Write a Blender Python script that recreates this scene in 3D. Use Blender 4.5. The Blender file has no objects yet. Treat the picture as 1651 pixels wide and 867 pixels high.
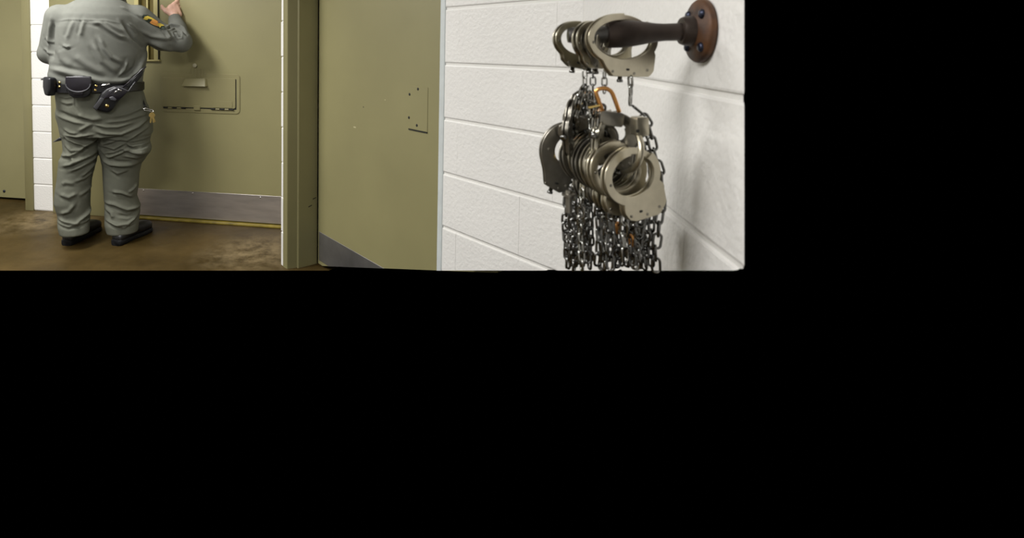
import bpy, bmesh, math, random
import numpy as np
from mathutils import Vector, Matrix, noise
from mathutils.bvhtree import BVHTree

random.seed(7)
S2 = math.sqrt(0.5)
PI = math.pi
sc = bpy.context.scene
C = sc.collection

# ------------------------------------------------------------------ camera
# world: metres, Z up, floor z = 0, +Y runs along the near right wall
CAMZ = 1.276
F_PX, CX, CY = 867.54, 600.0, 118.92
YAW, PITCH, ROLL = .168009, .048464, -.009277
fw = Vector((-math.sin(YAW)*math.cos(PITCH), math.cos(YAW)*math.cos(PITCH), -math.sin(PITCH)))
r0 = Vector((math.cos(YAW), math.sin(YAW), 0))
d0 = fw.cross(r0)
rt = r0*math.cos(ROLL) + d0*math.sin(ROLL)
dn = -r0*math.sin(ROLL) + d0*math.cos(ROLL)
cam = bpy.data.cameras.new('camera')
camo = bpy.data.objects.new('camera', cam)
C.objects.link(camo)
up, bk = -dn, -fw
camo.matrix_world = Matrix(((rt.x, up.x, bk.x, 0), (rt.y, up.y, bk.y, 0), (rt.z, up.z, bk.z, CAMZ), (0, 0, 0, 1)))
cam.sensor_fit = 'HORIZONTAL'
cam.sensor_width = 36
cam.lens = F_PX/1651*36
cam.shift_x = (825.5-CX)/1651
cam.shift_y = (CY-433.5)/1651
cam.clip_start = .02
cam.dof.use_dof = True
cam.dof.focus_distance = 3.6
cam.dof.aperture_fstop = 6.5
sc.camera = camo

# ------------------------------------------------------------------ world, lamps, exposure
w = bpy.data.worlds.new('world')
sc.world = w
w.use_nodes = True
w.node_tree.nodes['Background'].inputs[0].default_value = (0, 0, 0, 1)
w.node_tree.nodes['Background'].inputs[1].default_value = 0
sc.view_settings.view_transform = 'Standard'
sc.view_settings.look = 'None'
sc.view_settings.gamma = 1
sc.view_settings.use_curve_mapping = False
sc.view_settings.exposure = 0.1


def lamp(name, loc, size, power, col):
    l = bpy.data.lights.new(name, 'AREA')
    l.shape = 'RECTANGLE'
    l.size, l.size_y = size
    l.energy = power
    l.color = col
    o = bpy.data.objects.new(name, l)
    C.objects.link(o)
    o.location = loc
    return o


# fluorescent ceiling fixtures and one added fill lamp, facing straight down
lamp('ceiling_or_fill_lamp', (-2.6, 2.1, 2.46), (.6, 1.2), 76, (1, .985, .955))
lamp('ceiling_or_fill_lamp', (-1.4, -.05, 2.46), (1.2, 1.2), 64, (1, .985, .96))
lamp('ceiling_or_fill_lamp', (-3.8, 1.5, 2.46), (.6, 1.2), 17, (1, .985, .955))  # added fill, brightens the left door and white wall strip

# ------------------------------------------------------------------ helpers


def ray(x, y):
    return rt*((x-CX)/F_PX) + dn*((y-CY)/F_PX) + fw


def at(x, y, Y):                       # the point on the plane y = Y seen at pixel (x, y)
    d = ray(x, y)
    return d*(Y/d.y) + Vector((0, 0, CAMZ))


def at_diag(x, y, c):                  # the point on the diagonal plane x + y = c
    d = ray(x, y)
    return d*(c/(d.x+d.y)) + Vector((0, 0, CAMZ))


def at_side(x, y, X):                  # the point on the plane x = X
    d = ray(x, y)
    return d*(X/d.x) + Vector((0, 0, CAMZ))


def link(o, parent=None):
    C.objects.link(o)
    if parent:
        o.parent = parent
    return o


def obj(name, bm, m=None, parent=None, smooth=False, angle=None):
    me = bpy.data.meshes.new(name)
    bmesh.ops.recalc_face_normals(bm, faces=bm.faces)
    bm.to_mesh(me)
    bm.free()
    if m:
        me.materials.append(m)
    if smooth:
        me.shade_smooth()
        if angle:
            me.set_sharp_from_angle(angle=math.radians(angle))
    return link(bpy.data.objects.new(name, me), parent)


def tag(o, label=None, cat=None, group=None, kind=None):
    for k, v in (('label', label), ('category', cat), ('group', group), ('kind', kind)):
        if v:
            o[k] = v
    return o


def empty(name, loc=(0, 0, 0)):
    o = bpy.data.objects.new(name, None)
    o.empty_display_size = .05
    C.objects.link(o)
    o.location = loc
    return o


def attach(o, parent):                 # parent keeping the world position
    o.parent = parent
    o.matrix_parent_inverse = Matrix.Translation(-Vector(parent.location))
    return o


def prism(bm, pts, h0, h1, M=None, bev=0, seg=1):   # polygon in local xy, extruded along local z
    n = len(pts)
    vs = [bm.verts.new((x, y, h0)) for x, y in pts] + [bm.verts.new((x, y, h1)) for x, y in pts]
    fs = [bm.faces.new(vs[:n][::-1]), bm.faces.new(vs[n:])]
    for i in range(n):
        j = (i+1) % n
        fs.append(bm.faces.new((vs[i], vs[j], vs[n+j], vs[n+i])))
    geo = vs
    if bev:
        bmesh.ops.recalc_face_normals(bm, faces=fs)
        ed = list({e for f in fs for e in f.edges})
        r = bmesh.ops.bevel(bm, geom=ed, offset=bev, segments=seg, affect='EDGES', profile=.5, clamp_overlap=True)
        geo = list({v for f in r['faces'] for v in f.verts} | {v for v in vs if v.is_valid})
    if M is not None:
        bmesh.ops.transform(bm, matrix=M, verts=geo)
    return geo


def box(bm, x0, x1, y0, y1, z0, z1, M=None, bev=0, seg=1):
    return prism(bm, [(x0, y0), (x1, y0), (x1, y1), (x0, y1)], z0, z1, M, bev, seg)


def frame_of(a, b, c, o):              # matrix with columns a, b, c and origin o
    return Matrix(((a[0], b[0], c[0], o[0]), (a[1], b[1], c[1], o[1]), (a[2], b[2], c[2], o[2]), (0, 0, 0, 1)))


def lathe(bm, prof, seg=32, M=None):   # profile of (radius, z)
    rings = []
    allv = []
    for r, z in prof:
        ring = [bm.verts.new((r*math.cos(2*PI*i/seg), r*math.sin(2*PI*i/seg), z)) for i in range(seg)]
        rings.append(ring)
        allv += ring
    for a, b in zip(rings, rings[1:]):
        for i in range(seg):
            j = (i+1) % seg
            bm.faces.new((a[i], a[j], b[j], b[i]))
    bm.faces.new(rings[0][::-1])
    bm.faces.new(rings[-1])
    if M is not None:
        bmesh.ops.transform(bm, matrix=M, verts=allv)
    return allv


def tube(bm, pts, r, seg=8, closed=False):
    pts = [Vector(p) for p in pts]
    n = len(pts)
    rad = r if isinstance(r, (list, tuple)) else [r]*n
    rings = []
    prev = None
    for i, p in enumerate(pts):
        if closed:
            t = pts[(i+1) % n]-pts[i-1]
        else:
            t = pts[min(i+1, n-1)]-pts[max(i-1, 0)]
        t.normalize()
        if prev is None:
            a = t.orthogonal().normalized()
        else:
            a = (prev-t*prev.dot(t)).normalized()
        prev = a
        b = t.cross(a)
        rings.append([bm.verts.new(p+(a*math.cos(2*PI*k/seg)+b*math.sin(2*PI*k/seg))*rad[i]) for k in range(seg)])
    m = n if closed else n-1
    for i in range(m):
        A, B = rings[i], rings[(i+1) % n]
        for k in range(seg):
            j = (k+1) % seg
            bm.faces.new((A[k], A[j], B[j], B[k]))
    if not closed:
        bm.faces.new(rings[0][::-1])
        bm.faces.new(rings[-1])


def z_to(d):                           # rotation taking local z to direction d
    return Vector(d).to_track_quat('Z', 'Y').to_matrix().to_4x4()


# ------------------------------------------------------------------ materials


def mat(name, col, rough=.5, metal=0, var=.08, vscale=8, bump=0, bscale=200, bdist=.001, spec=.5, col2=None, aniso=None, coat=0):
    m = bpy.data.materials.new(name)
    m.use_nodes = True
    nt = m.node_tree
    b = nt.nodes['Principled BSDF']
    tc = nt.nodes.new('ShaderNodeTexCoord')
    mp = nt.nodes.new('ShaderNodeMapping')
    nt.links.new(tc.outputs['Object'], mp.inputs[0])
    if aniso:
        mp.inputs['Scale'].default_value = aniso
    nz = nt.nodes.new('ShaderNodeTexNoise')
    nz.inputs['Scale'].default_value = vscale
    nz.inputs['Detail'].default_value = 6
    nt.links.new(mp.outputs[0], nz.inputs['Vector'])
    rp = nt.nodes.new('ShaderNodeValToRGB')
    c = col
    rp.color_ramp.elements[0].position = .3
    rp.color_ramp.elements[1].position = .7
    rp.color_ramp.elements[0].color = (*(x*(1-var) for x in c), 1) if col2 is None else (*col2, 1)
    rp.color_ramp.elements[1].color = (*(min(1, x*(1+var)) for x in c), 1)
    nt.links.new(nz.outputs['Fac'], rp.inputs[0])
    nt.links.new(rp.outputs[0], b.inputs['Base Color'])
    b.inputs['Roughness'].default_value = rough
    b.inputs['Metallic'].default_value = metal
    b.inputs['Specular IOR Level'].default_value = spec
    b.inputs['Coat Weight'].default_value = coat
    if bump:
        n2 = nt.nodes.new('ShaderNodeTexNoise')
        n2.inputs['Scale'].default_value = bscale
        n2.inputs['Detail'].default_value = 3
        nt.links.new(mp.outputs[0], n2.inputs['Vector'])
        bp = nt.nodes.new('ShaderNodeBump')
        bp.inputs['Strength'].default_value = bump
        bp.inputs['Distance'].default_value = bdist
        nt.links.new(n2.outputs['Fac'], bp.inputs['Height'])
        nt.links.new(bp.outputs[0], b.inputs['Normal'])
    return m


M_block = mat('white_block_paint', (.80, .79, .765), .42, var=.03, vscale=3, bump=.65, bscale=85, bdist=.003)
M_mortar = mat('white_joint_paint', (.74, .73, .70), .5, var=.03, bump=.3, bscale=140, bdist=.002)
M_olive = mat('olive_door_paint', (.265, .242, .117), .42, var=.06, vscale=2.5, bump=.12, bscale=300, bdist=.0008)
M_olive2 = mat('olive_frame_paint', (.225, .205, .098), .4, var=.06, vscale=3, bump=.12, bscale=220, bdist=.0008)
M_olive3 = mat('olive_hatch_paint', (.26, .235, .115), .38, var=.05, vscale=6, bump=.1, bscale=260, bdist=.0008)
M_kick = mat('brushed_steel', (.66, .62, .60), .36, .9, var=.12, vscale=5, bump=.12, bscale=40, bdist=.0006, aniso=(1, 1, 6))
M_kick2 = mat('dull_scuffed_steel', (.30, .29, .28), .5, .9, var=.2, vscale=6, bump=.1, bscale=60, bdist=.0006)
M_trim = mat('worn_yellow_olive_trim', (.40, .35, .15), .4, var=.06, vscale=12)
M_glass = mat('dark_window_glass', (.11, .085, .025), .2, var=.2, vscale=6)
M_dark = mat('black_gap', (.012, .012, .01), .7, var=.1)
M_caulk = mat('grey_blue_edge_paint', (.56, .60, .60), .5, var=.05, vscale=20, bump=.2, bscale=120)
M_shirt = mat('grey_green_shirt_cloth', (.142, .146, .128), .85, var=.05, vscale=30, bump=.35, bscale=260, bdist=.0012, spec=.25)
M_pants = mat('grey_green_trouser_cloth', (.125, .128, .100), .85, var=.05, vscale=30, bump=.35, bscale=220, bdist=.0012, spec=.25)
M_skin = mat('skin', (.74, .46, .36), .5, var=.08, vscale=40)
M_hair = mat('short_brown_hair', (.09, .06, .04), .7, var=.3, vscale=60, bump=.5, bscale=200, bdist=.003)
M_leather = mat('black_leather', (.008, .008, .010), .4, var=.2, vscale=40, bump=.2, bscale=300, bdist=.0006)
M_leather2 = mat('glossy_black_leather', (.013, .011, .016), .28, var=.2, vscale=40, bump=.1, bscale=300, bdist=.0006)
M_shoe = mat('black_shoe', (.006, .006, .007), .45, var=.2, vscale=20)
M_sole = mat('black_rubber_sole', (.006, .006, .007), .7, var=.2, vscale=30, spec=.25)
M_brass = mat('brass', (.75, .55, .2), .25, 1, var=.1, vscale=40)
M_copper = mat('coppery_brass_shackle', (.85, .42, .14), .3, 1, var=.12, vscale=60)
M_chrome = mat('chrome', (.8, .8, .8), .12, 1, var=.03)
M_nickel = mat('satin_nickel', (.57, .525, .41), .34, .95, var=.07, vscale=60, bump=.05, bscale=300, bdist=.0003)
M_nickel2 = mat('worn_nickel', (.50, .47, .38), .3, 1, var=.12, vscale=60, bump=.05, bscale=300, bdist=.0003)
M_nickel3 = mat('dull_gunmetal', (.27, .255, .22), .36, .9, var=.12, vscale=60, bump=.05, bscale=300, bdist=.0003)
M_chain = mat('dark_nickel_chain', (.20, .20, .195), .12, 1, var=.25, vscale=90)
M_chain2 = mat('bright_nickel_glint_chain', (.42, .42, .40), .12, 1, var=.15, vscale=90)  # lighter chain metal; in the strand rows its colour stands in for glints
M_pipe = mat('brown_black_iron_pipe', (.045, .033, .027), .42, .55, var=.35, vscale=30, bump=.15, bscale=120, bdist=.001)
M_rust = mat('rusty_iron', (.125, .055, .022), .55, .35, vscale=32, bump=.3, bscale=140, bdist=.0012, col2=(.03, .022, .02))
M_bolt = mat('blue_black_bolt', (.035, .04, .065), .35, .8, var=.2, vscale=60)
M_rod = mat('grey_steel_rod', (.13, .125, .12), .35, .8, var=.25, vscale=40)
M_patch = mat('dark_green_patch_cloth', (.02, .03, .02), .8, var=.2, vscale=200)
M_yellow = mat('yellow_embroidery', (.62, .47, .07), .7, var=.15, vscale=300)
M_orange = mat('orange_gold_embroidery', (.65, .28, .06), .7, var=.2, vscale=300)
M_blue = mat('blue_embroidery', (.10, .10, .16), .7, var=.2, vscale=300)
M_sill = mat('yellow_sill_paint', (.25, .19, .03), .45, var=.35, vscale=14)
M_chip = mat('pale_paint_scuff', (.50, .45, .27), .6, var=.1)
M_plain = mat('off_white_wall_paint', (.74, .73, .70), .6, var=.04)


def floor_mat():
    m = mat('stained_brown_concrete', (.100, .060, .030), .32, var=.1)
    nt = m.node_tree
    b = nt.nodes['Principled BSDF']
    geo = nt.nodes.new('ShaderNodeNewGeometry')
    n1 = nt.nodes.new('ShaderNodeTexNoise')
    n1.inputs['Scale'].default_value = 2.6
    n1.inputs['Detail'].default_value = 9
    n1.inputs['Roughness'].default_value = .65
    nt.links.new(geo.outputs['Position'], n1.inputs['Vector'])
    r1 = nt.nodes.new('ShaderNodeValToRGB')
    r1.color_ramp.elements[0].position = .32
    r1.color_ramp.elements[0].color = (.036, .023, .006, 1)
    r1.color_ramp.elements[1].position = .72
    r1.color_ramp.elements[1].color = (.086, .056, .018, 1)
    nt.links.new(n1.outputs['Fac'], r1.inputs[0])
    # worn bare concrete: a patch by the corner and a strip under the left wall
    def patch(c, r):
        d = nt.nodes.new('ShaderNodeVectorMath')
        d.operation = 'DISTANCE'
        d.inputs[1].default_value = c
        nt.links.new(geo.outputs['Position'], d.inputs[0])
        mr = nt.nodes.new('ShaderNodeMapRange')
        mr.inputs['From Min'].default_value = r
        mr.inputs['From Max'].default_value = r*.25
        nt.links.new(d.outputs['Value'], mr.inputs['Value'])
        return mr.outputs[0]
    def math_(op, a, b_):
        n = nt.nodes.new('ShaderNodeMath')
        n.operation = op
        for i, v in enumerate((a, b_)):
            if isinstance(v, (int, float)):
                n.inputs[i].default_value = v
            else:
                nt.links.new(v, n.inputs[i])
        return n.outputs[0]
    p = math_('MAXIMUM', patch((-1.25, 3.12, 0), .42), patch((-3.0, 3.45, 0), .42))
    n2 = nt.nodes.new('ShaderNodeTexNoise')
    n2.inputs['Scale'].default_value = 9
    n2.inputs['Detail'].default_value = 8
    n2.inputs['Roughness'].default_value = .7
    nt.links.new(geo.outputs['Position'], n2.inputs['Vector'])
    r2 = nt.nodes.new('ShaderNodeValToRGB')
    r2.color_ramp.elements[0].position = .38
    r2.color_ramp.elements[1].position = .62
    nt.links.new(n2.outputs['Fac'], r2.inputs[0])
    fac = math_('MULTIPLY', math_('MULTIPLY', p, r2.outputs[0]), .8)
    mx = nt.nodes.new('ShaderNodeMix')
    mx.data_type = 'RGBA'
    nt.links.new(fac, mx.inputs['Factor'])
    nt.links.new(r1.outputs[0], mx.inputs['A'])
    mx.inputs['B'].default_value = (.25, .19, .10, 1)
    nt.links.new(mx.outputs['Result'], b.inputs['Base Color'])
    rr = nt.nodes.new('ShaderNodeMapRange')
    nt.links.new(n2.outputs['Fac'], rr.inputs['Value'])
    rr.inputs['To Min'].default_value = .34
    rr.inputs['To Max'].default_value = .6
    b.inputs['Specular IOR Level'].default_value = .16
    nt.links.new(rr.outputs[0], b.inputs['Roughness'])
    bp = nt.nodes.new('ShaderNodeBump')
    bp.inputs['Strength'].default_value = .15
    bp.inputs['Distance'].default_value = .004
    nt.links.new(n2.outputs['Fac'], bp.inputs['Height'])
    nt.links.new(bp.outputs[0], b.inputs['Normal'])
    return m


M_floor = floor_mat()

# ------------------------------------------------------------------ room shell
W1 = 3.60            # plane of the wall behind the officer
AC = 1.935           # diagonal wall: x + y = AC
BX = .331            # near right wall: x = BX
COURSE = .2032
TOP = 2.5

# floor: only the stretch of floor that the photograph shows is built
bm = bmesh.new()
fl = [(-4.4, 2.234), (-2.5602, 2.5888), (-.7401, 2.9397), (-.70, 3.0), (-.70, 3.25), (-1.0, 4.0), (-4.4, 4.0)]
vt = [bm.verts.new((x, y, 0)) for x, y in fl]
vb = [bm.verts.new((x, y+(.12 if i < 3 else .06 if i == 3 else 0), -.02)) for i, (x, y) in enumerate(fl)]
bm.faces.new(vt)
bm.faces.new(vb[::-1])
for i in range(7):
    bm.faces.new((vt[i], vb[i], vb[(i+1) % 7], vt[(i+1) % 7]))
prism(bm, [(-4.6, -2.4), (BX, -2.4), (BX, .85), (-4.6, .85)], -.02, 0)
tag(obj('floor', bm, M_floor), 'brown stained and worn concrete floor', kind='structure')


def block_bm(bm, a, b, y0, y1, z0, z1, M):
    # worn upper and lower arrises, nearly square ends: the head joints are filled with paint
    prof = [(y1, z0), (y1, z1), (y0+.0045, z1), (y0+.0012, z1-.0012), (y0, z1-.0045), (y0, z0+.0045), (y0+.0012, z0+.0012), (y0+.0045, z0)]
    e = .0003
    A, A2, B2, B = ([bm.verts.new(M @ Vector((x, min(y+d, y1), z))) for y, z in prof] for x, d in ((a, e), (a+e, 0), (b-e, 0), (b, e)))
    for P_, Q_ in ((A, A2), (A2, B2), (B2, B)):
        for i in range(8):
            j = (i+1) % 8
            bm.faces.new((P_[i], P_[j], Q_[j], Q_[i]))
    bm.faces.new(A)
    bm.faces.new(B[::-1])
    bmesh.ops.recalc_face_normals(bm, faces=bm.faces)


def block_wall(name, label, M, cols, rows, depth, cuts=(), vgap=.0002, hgap=.0085, back=True):
    """blocks laid in courses on a frame M: local x along the wall, y into it, z up. cuts: planes (point, normal kept away from)."""
    x0 = min(c[0] for c in cols.values() if c)
    x1 = max(c[-1] for c in cols.values() if c)
    bm = bmesh.new()
    box(bm, x0, x1, .0045, depth, rows[0]*COURSE, (rows[-1]+1)*COURSE, M)
    def trim(b_):
        for p, n in cuts:
            bmesh.ops.bisect_plane(b_, geom=b_.verts[:]+b_.edges[:]+b_.faces[:], plane_co=p, plane_no=n, clear_outer=True)
            ed = [e for e in b_.edges if e.is_boundary]
            if ed:
                bmesh.ops.holes_fill(b_, edges=ed)
    trim(bm)
    wall = obj(name, bm, M_mortar)
    tag(wall, label, kind='structure')
    for k in rows:
        xs = cols[k % 2]
        for a, b in zip(xs, xs[1:]):
            bm = bmesh.new()
            dy = random.uniform(-.0003, .0003)
            ga = 0 if a == x0 else vgap
            gb = 0 if b == x1 else vgap
            block_bm(bm, a+ga, b-gb, dy, depth*.8, k*COURSE+hgap*.5, (k+1)*COURSE-hgap*.5, M)
            trim(bm)
            if len(bm.faces) < 4:
                bm.free()
                continue
            obj('block', bm, M_block, wall)
    return wall


# left strip of wall between the two green frames
M1 = frame_of((1, 0, 0), (0, 1, 0), (0, 0, 1), (0, W1, 0))
block_wall('wall_left', 'white painted block wall strip between the two green door frames', M1, {0: [-3.245, -3.045], 1: [-3.245, -3.045]}, range(0, 12), .2)

# diagonal wall in the middle, from the near green door to the corner behind the chains
A0 = Vector((-.0673, 2.0023, 0))
MA = frame_of((S2, -S2, 0), (S2, S2, 0), (0, 0, 1), A0)


def cut_line(p, q, wall_n, keep):      # plane through the line p-q, square to the wall
    p, q = Vector(p), Vector(q)
    n = (q-p).cross(Vector(wall_n)).normalized()
    if (Vector(keep)-p).dot(n) > 0:
        n = -n
    return (p, n)


cutA = [cut_line((-.0969, 2.0319, .4271), (.3257, 1.6093, .6358), (S2, S2, .3), (.1, 1.8, 1.2))]
UA = (BX+.0673)/S2
block_wall('wall_middle', 'white painted concrete block wall between the right green door and the corner', MA,
           {0: [0, .071, .477, UA], 1: [0, .355, UA]}, range(2, 12), .15, cutA)
cutB = [cut_line((BX, 1.6356, .6253), (BX, .6885, 1.0174), (1, 0, .6), (BX, 1.2, 1.3)),
        cut_line((BX, .6885, 1.0174), (BX, .7151, 1.3373), (1, 2.6, 0), (BX, 1.2, 1.3))]
MB_ = frame_of((0, -1, 0), (1, 0, 0), (0, 0, 1), (BX, 1.604, 0))
block_wall('wall_right', 'white painted concrete block wall carrying the iron pipe bracket', MB_,
           {0: [0, .33, .74, 1.15], 1: [0, .53, .93, 1.2]}, range(3, 12), .15, cutB)
# pale rounded edge of the diagonal wall beside the door
bm = bmesh.new()
box(bm, -.031, -.001, -.001, .175, .36, TOP-.1, MA, .006, 3)
for p, n in [cut_line((-.11, 2.045, .4205), (-.05, 1.985, .450), (S2, S2, 0), (-.1, 2, 1.2))]:
    bmesh.ops.bisect_plane(bm, geom=bm.verts[:]+bm.edges[:]+bm.faces[:], plane_co=p, plane_no=n, clear_outer=True)
tag(obj('trim_1', bm, M_caulk, None, True, 40), 'grey blue painted edge strip between the right green door and the white wall', kind='structure')
# end of the wall between the two green doors: a narrow white column of blocks
PIERX = -1.032
bm = bmesh.new()
prism(bm, [(PIERX+.004, 2.964), (-1.0, 2.94), (-.9, 3.3), (-1.0, W1+.2), (PIERX+.004, W1+.2)], 0, TOP)
pier = obj('wall_corner', bm, M_mortar)
tag(pier, 'narrow white block wall end beside the green door jamb', kind='structure')
for k in range(12):
    bm = bmesh.new()
    dx = random.uniform(-.002, .002)
    prism(bm, [(PIERX+dx, 2.958), (-1.012, 2.9385), (-1.0, 2.96), (-1.0, W1+.15), (PIERX+dx, W1+.15)], k*COURSE+.003, (k+1)*COURSE-.003, None, .003)
    obj('block', bm, M_block, pier)
# unseen rest of the room: ceiling and the walls behind the camera
bm = bmesh.new()
prism(bm, [(-4.6, -2.4), (.4, -2.4), (.4, 1.6), (-1.0, 3.0), (-1.0, 4.0), (-4.6, 4.0)], TOP, TOP+.06)
tag(obj('ceiling', bm, M_plain), 'plain white ceiling', kind='structure')
bm = bmesh.new()
box(bm, -4.6, .4, -2.46, -2.4, 0, TOP)
tag(obj('wall_back', bm, M_plain), 'plain white wall behind the viewer', kind='structure')
bm = bmesh.new()
box(bm, BX, BX+.06, -2.4, .25, 0, TOP)
tag(obj('wall_near_right', bm, M_plain), 'plain white wall beside and behind the viewer', kind='structure')
bm = bmesh.new()
box(bm, -4.66, -4.6, -2.4, 4.0, 0, TOP)
tag(obj('wall_far_left', bm, M_plain), 'plain white wall at the far left outside the picture', kind='structure')

# ------------------------------------------------------------------ doors


def px_box(bm, x0, y0, x1, y1, Y, d0, d1, bev=0, seg=1):   # box on plane y = Y spanning a pixel rectangle, from depth d0 to d1 in front
    a, b = at(x0, y1, Y), at(x1, y0, Y)
    return box(bm, min(a.x, b.x), max(a.x, b.x), Y-d1, Y-d0, min(a.z, b.z), max(a.z, b.z), None, bev, seg)


# --- door_1: the olive cell door the officer stands at
XL, XR = -2.60, -1.12
wl, wr, wz = at(225, 50, W1).x, at(249, 50, W1).x, at(235, 96, W1).z
bm = bmesh.new()
box(bm, XL, wl, W1, W1+.05, .02, 2.2)
box(bm, wr, XR, W1, W1+.05, .02, 2.2)
box(bm, wl, wr, W1, W1+.05, .02, wz)
box(bm, wl, wr, W1, W1+.05, 1.85, 2.2)
door1 = obj('door_1', bm, M_olive)
tag(door1, 'olive green steel cell door with narrow window and food hatch', kind='structure')
bm = bmesh.new()
fwid = .034
for a in ((wl-fwid, wl, wz-.012, 1.886), (wr, wr+fwid, wz-.012, 1.886)):
    box(bm, a[0], a[1], W1-.012, W1, a[2], a[3], None, .0015)
box(bm, wl-fwid, wr+fwid+.012, W1-.016, W1, wz-.012, wz, None, .0015)
box(bm, wl, wr, W1-.012, W1, 1.85, 1.886, None, .003)
obj('window_frame', bm, M_trim, door1)
bm = bmesh.new()
box(bm, wr+fwid, wr+fwid+.004, W1-.0125, W1, wz, 1.886)
obj('frame_joint', bm, M_dark, door1)
bm = bmesh.new()
mx = at(236.5, 20, W1).x
box(bm, mx-.007, mx+.007, W1+.004, W1+.021, wz, 1.85, None, .002)
obj('window_bar', bm, M_trim, door1)
bm = bmesh.new()
box(bm, wl-.01, wr+.01, W1+.022, W1+.030, wz-.01, 1.86)
obj('window_pane', bm, M_glass, door1)
# kick plate
bm = bmesh.new()
kx = at(205, 320, W1).x
box(bm, kx, XR, W1-.003, W1, .022, at(451, 316.5, W1).z, None, .001)
kp = obj('kick_plate', bm, M_kick, door1)
kp['label'] = 'scuffed stainless steel kick plate'
for px, py in ((311, 308.2), (232, 303.8), (420, 315)):
    p = at(px, py+3, W1)
    bm = bmesh.new()
    lathe(bm, [(.005, 0), (.005, .002), (.003, .0035)], 12, Matrix.Translation((p.x, W1-.003, p.z)) @ z_to((0, -1, 0)))
    obj('screw', bm, M_chrome, door1, True, 40)
# food hatch
def round_rect(x0, x1, z0, z1, r, n=6):
    pts = []
    for cx, cz, a0 in ((x1-r, z1-r, 0), (x0+r, z1-r, 90), (x0+r, z0+r, 180), (x1-r, z0+r, 270)):
        for i in range(n+1):
            t = math.radians(a0+90*i/n)
            pts.append((cx+r*math.cos(t), cz+r*math.sin(t)))
    return pts


MD1 = frame_of((1, 0, 0), (0, 0, 1), (0, -1, 0), (0, W1, 0))   # local xy on the door face, z out of it
a, b = at(260.5, 180, W1), at(387, 119.5, W1)
bm = bmesh.new()
prism(bm, round_rect(a.x, b.x, a.z, b.z, .03), 0, .006, MD1, .002)
hf = obj('hatch_frame', bm, M_olive3, door1)
a2, b2 = at(263, 171.5, W1), at(380.5, 126.5, W1)
bm = bmesh.new()
box(bm, a2.x+.004, b2.x+.005, a2.z-.008, b2.z-.006, .006, .0068, MD1)
obj('hatch_gap', bm, M_dark, hf)
bm = bmesh.new()
prism(bm, round_rect(a2.x, b2.x, a2.z, b2.z, .012), .0065, .013, MD1, .002)
flap = obj('hatch_flap', bm, M_olive3, door1)
for x0, x1 in ((265, 301), (341, 378)):
    for i in range(5):
        u0 = at(x0+(x1-x0)*i/5+.5, 173, W1)
        u1 = at(x0+(x1-x0)*(i+1)/5-.5, 173, W1)
        bm = bmesh.new()
        tube(bm, [(u0.x, W1-.013, a2.z-.007), (u1.x, W1-.013, a2.z-.007)], .0055, 10)
        obj('hinge_knuckle', bm, M_olive3 if i % 2 else M_dark, hf, True, 40)
    u0, u1 = at(x0+4, 160, W1), at(x1-2, 160, W1)
    bm = bmesh.new()
    box(bm, u0.x, u1.x, a2.z+.004, a2.z+.052, .013, .0155, MD1, .001)
    obj('hinge_leaf', bm, M_olive3, flap)
u0, u1 = at(314, 176, W1), at(324, 171, W1)
bm = bmesh.new()
box(bm, u0.x, u1.x, u0.z-.006, u1.z+.004, .005, .02, MD1, .003)
obj('hatch_catch', bm, M_olive3, hf)
h0, h1 = at(299, 138, W1), at(335, 126.5, W1)
bm = bmesh.new()
zc, zt = h0.z, h1.z
g = [(h0.x-.006, zc, .013), (h1.x+.008, zc, .013), (h1.x, zt, .013), (h0.x+.008, zt, .013),
     (h0.x-.004, zc, .050), (h1.x+.004, zc, .050), (h1.x-.012, zt, .024), (h0.x+.012, zt, .024)]
vs = [bm.verts.new(p) for p in g]
for f in ((0, 3, 2, 1), (4, 5, 6, 7), (0, 1, 5, 4), (1, 2, 6, 5), (2, 3, 7, 6), (3, 0, 4, 7)):
    bm.faces.new([vs[i] for i in f])
bmesh.ops.bevel(bm, geom=bm.edges[:], offset=.002, segments=2, affect='EDGES')
bmesh.ops.transform(bm, matrix=MD1, verts=bm.verts)
obj('hatch_handle', bm, M_olive3, flap, True, 40)
u0, u1 = at(311, 127, W1), at(329, 110, W1)
bm = bmesh.new()
box(bm, u0.x-.01, u1.x+.012, u0.z-.004, u1.z, .0, .009, MD1, .002)
lb = obj('lock_box', bm, M_olive3, door1)
for t in (.30, .62, .88):
    bm = bmesh.new()
    xx = u0.x+(u1.x-u0.x)*t
    box(bm, xx-.004, xx+.004, u0.z-.002, u1.z-.006, .008, .014, MD1, .0015)
    obj('bolt_slide', bm, M_olive3, lb)
bm = bmesh.new()
box(bm, u0.x-.004, u1.x+.004, u0.z-.004, u0.z+.003, .009, .0105, MD1)
obj('slot', bm, M_dark, lb)
kb = at(315.5, 105.5, W1)
bm = bmesh.new()
lathe(bm, [(.010, 0), (.010, .006), (.015, .010), (.015, .017), (.010, .021), (.003, .022)], 16, Matrix.Translation((kb.x, W1, kb.z)) @ z_to((0, -1, 0)))
obj('lock_knob', bm, mat('pale_knob', (.42, .39, .27), .4), door1, True, 40)
g0, g1, g2 = at(331, 108, W1), at(346, 121, W1), at(331, 121, W1)
bm = bmesh.new()
prism(bm, [(g0.x, g0.z), (g1.x, g1.z), (g2.x, g2.z)], 0, .004, MD1, .0015)
obj('gusset_plate', bm, M_olive, door1)
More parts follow.
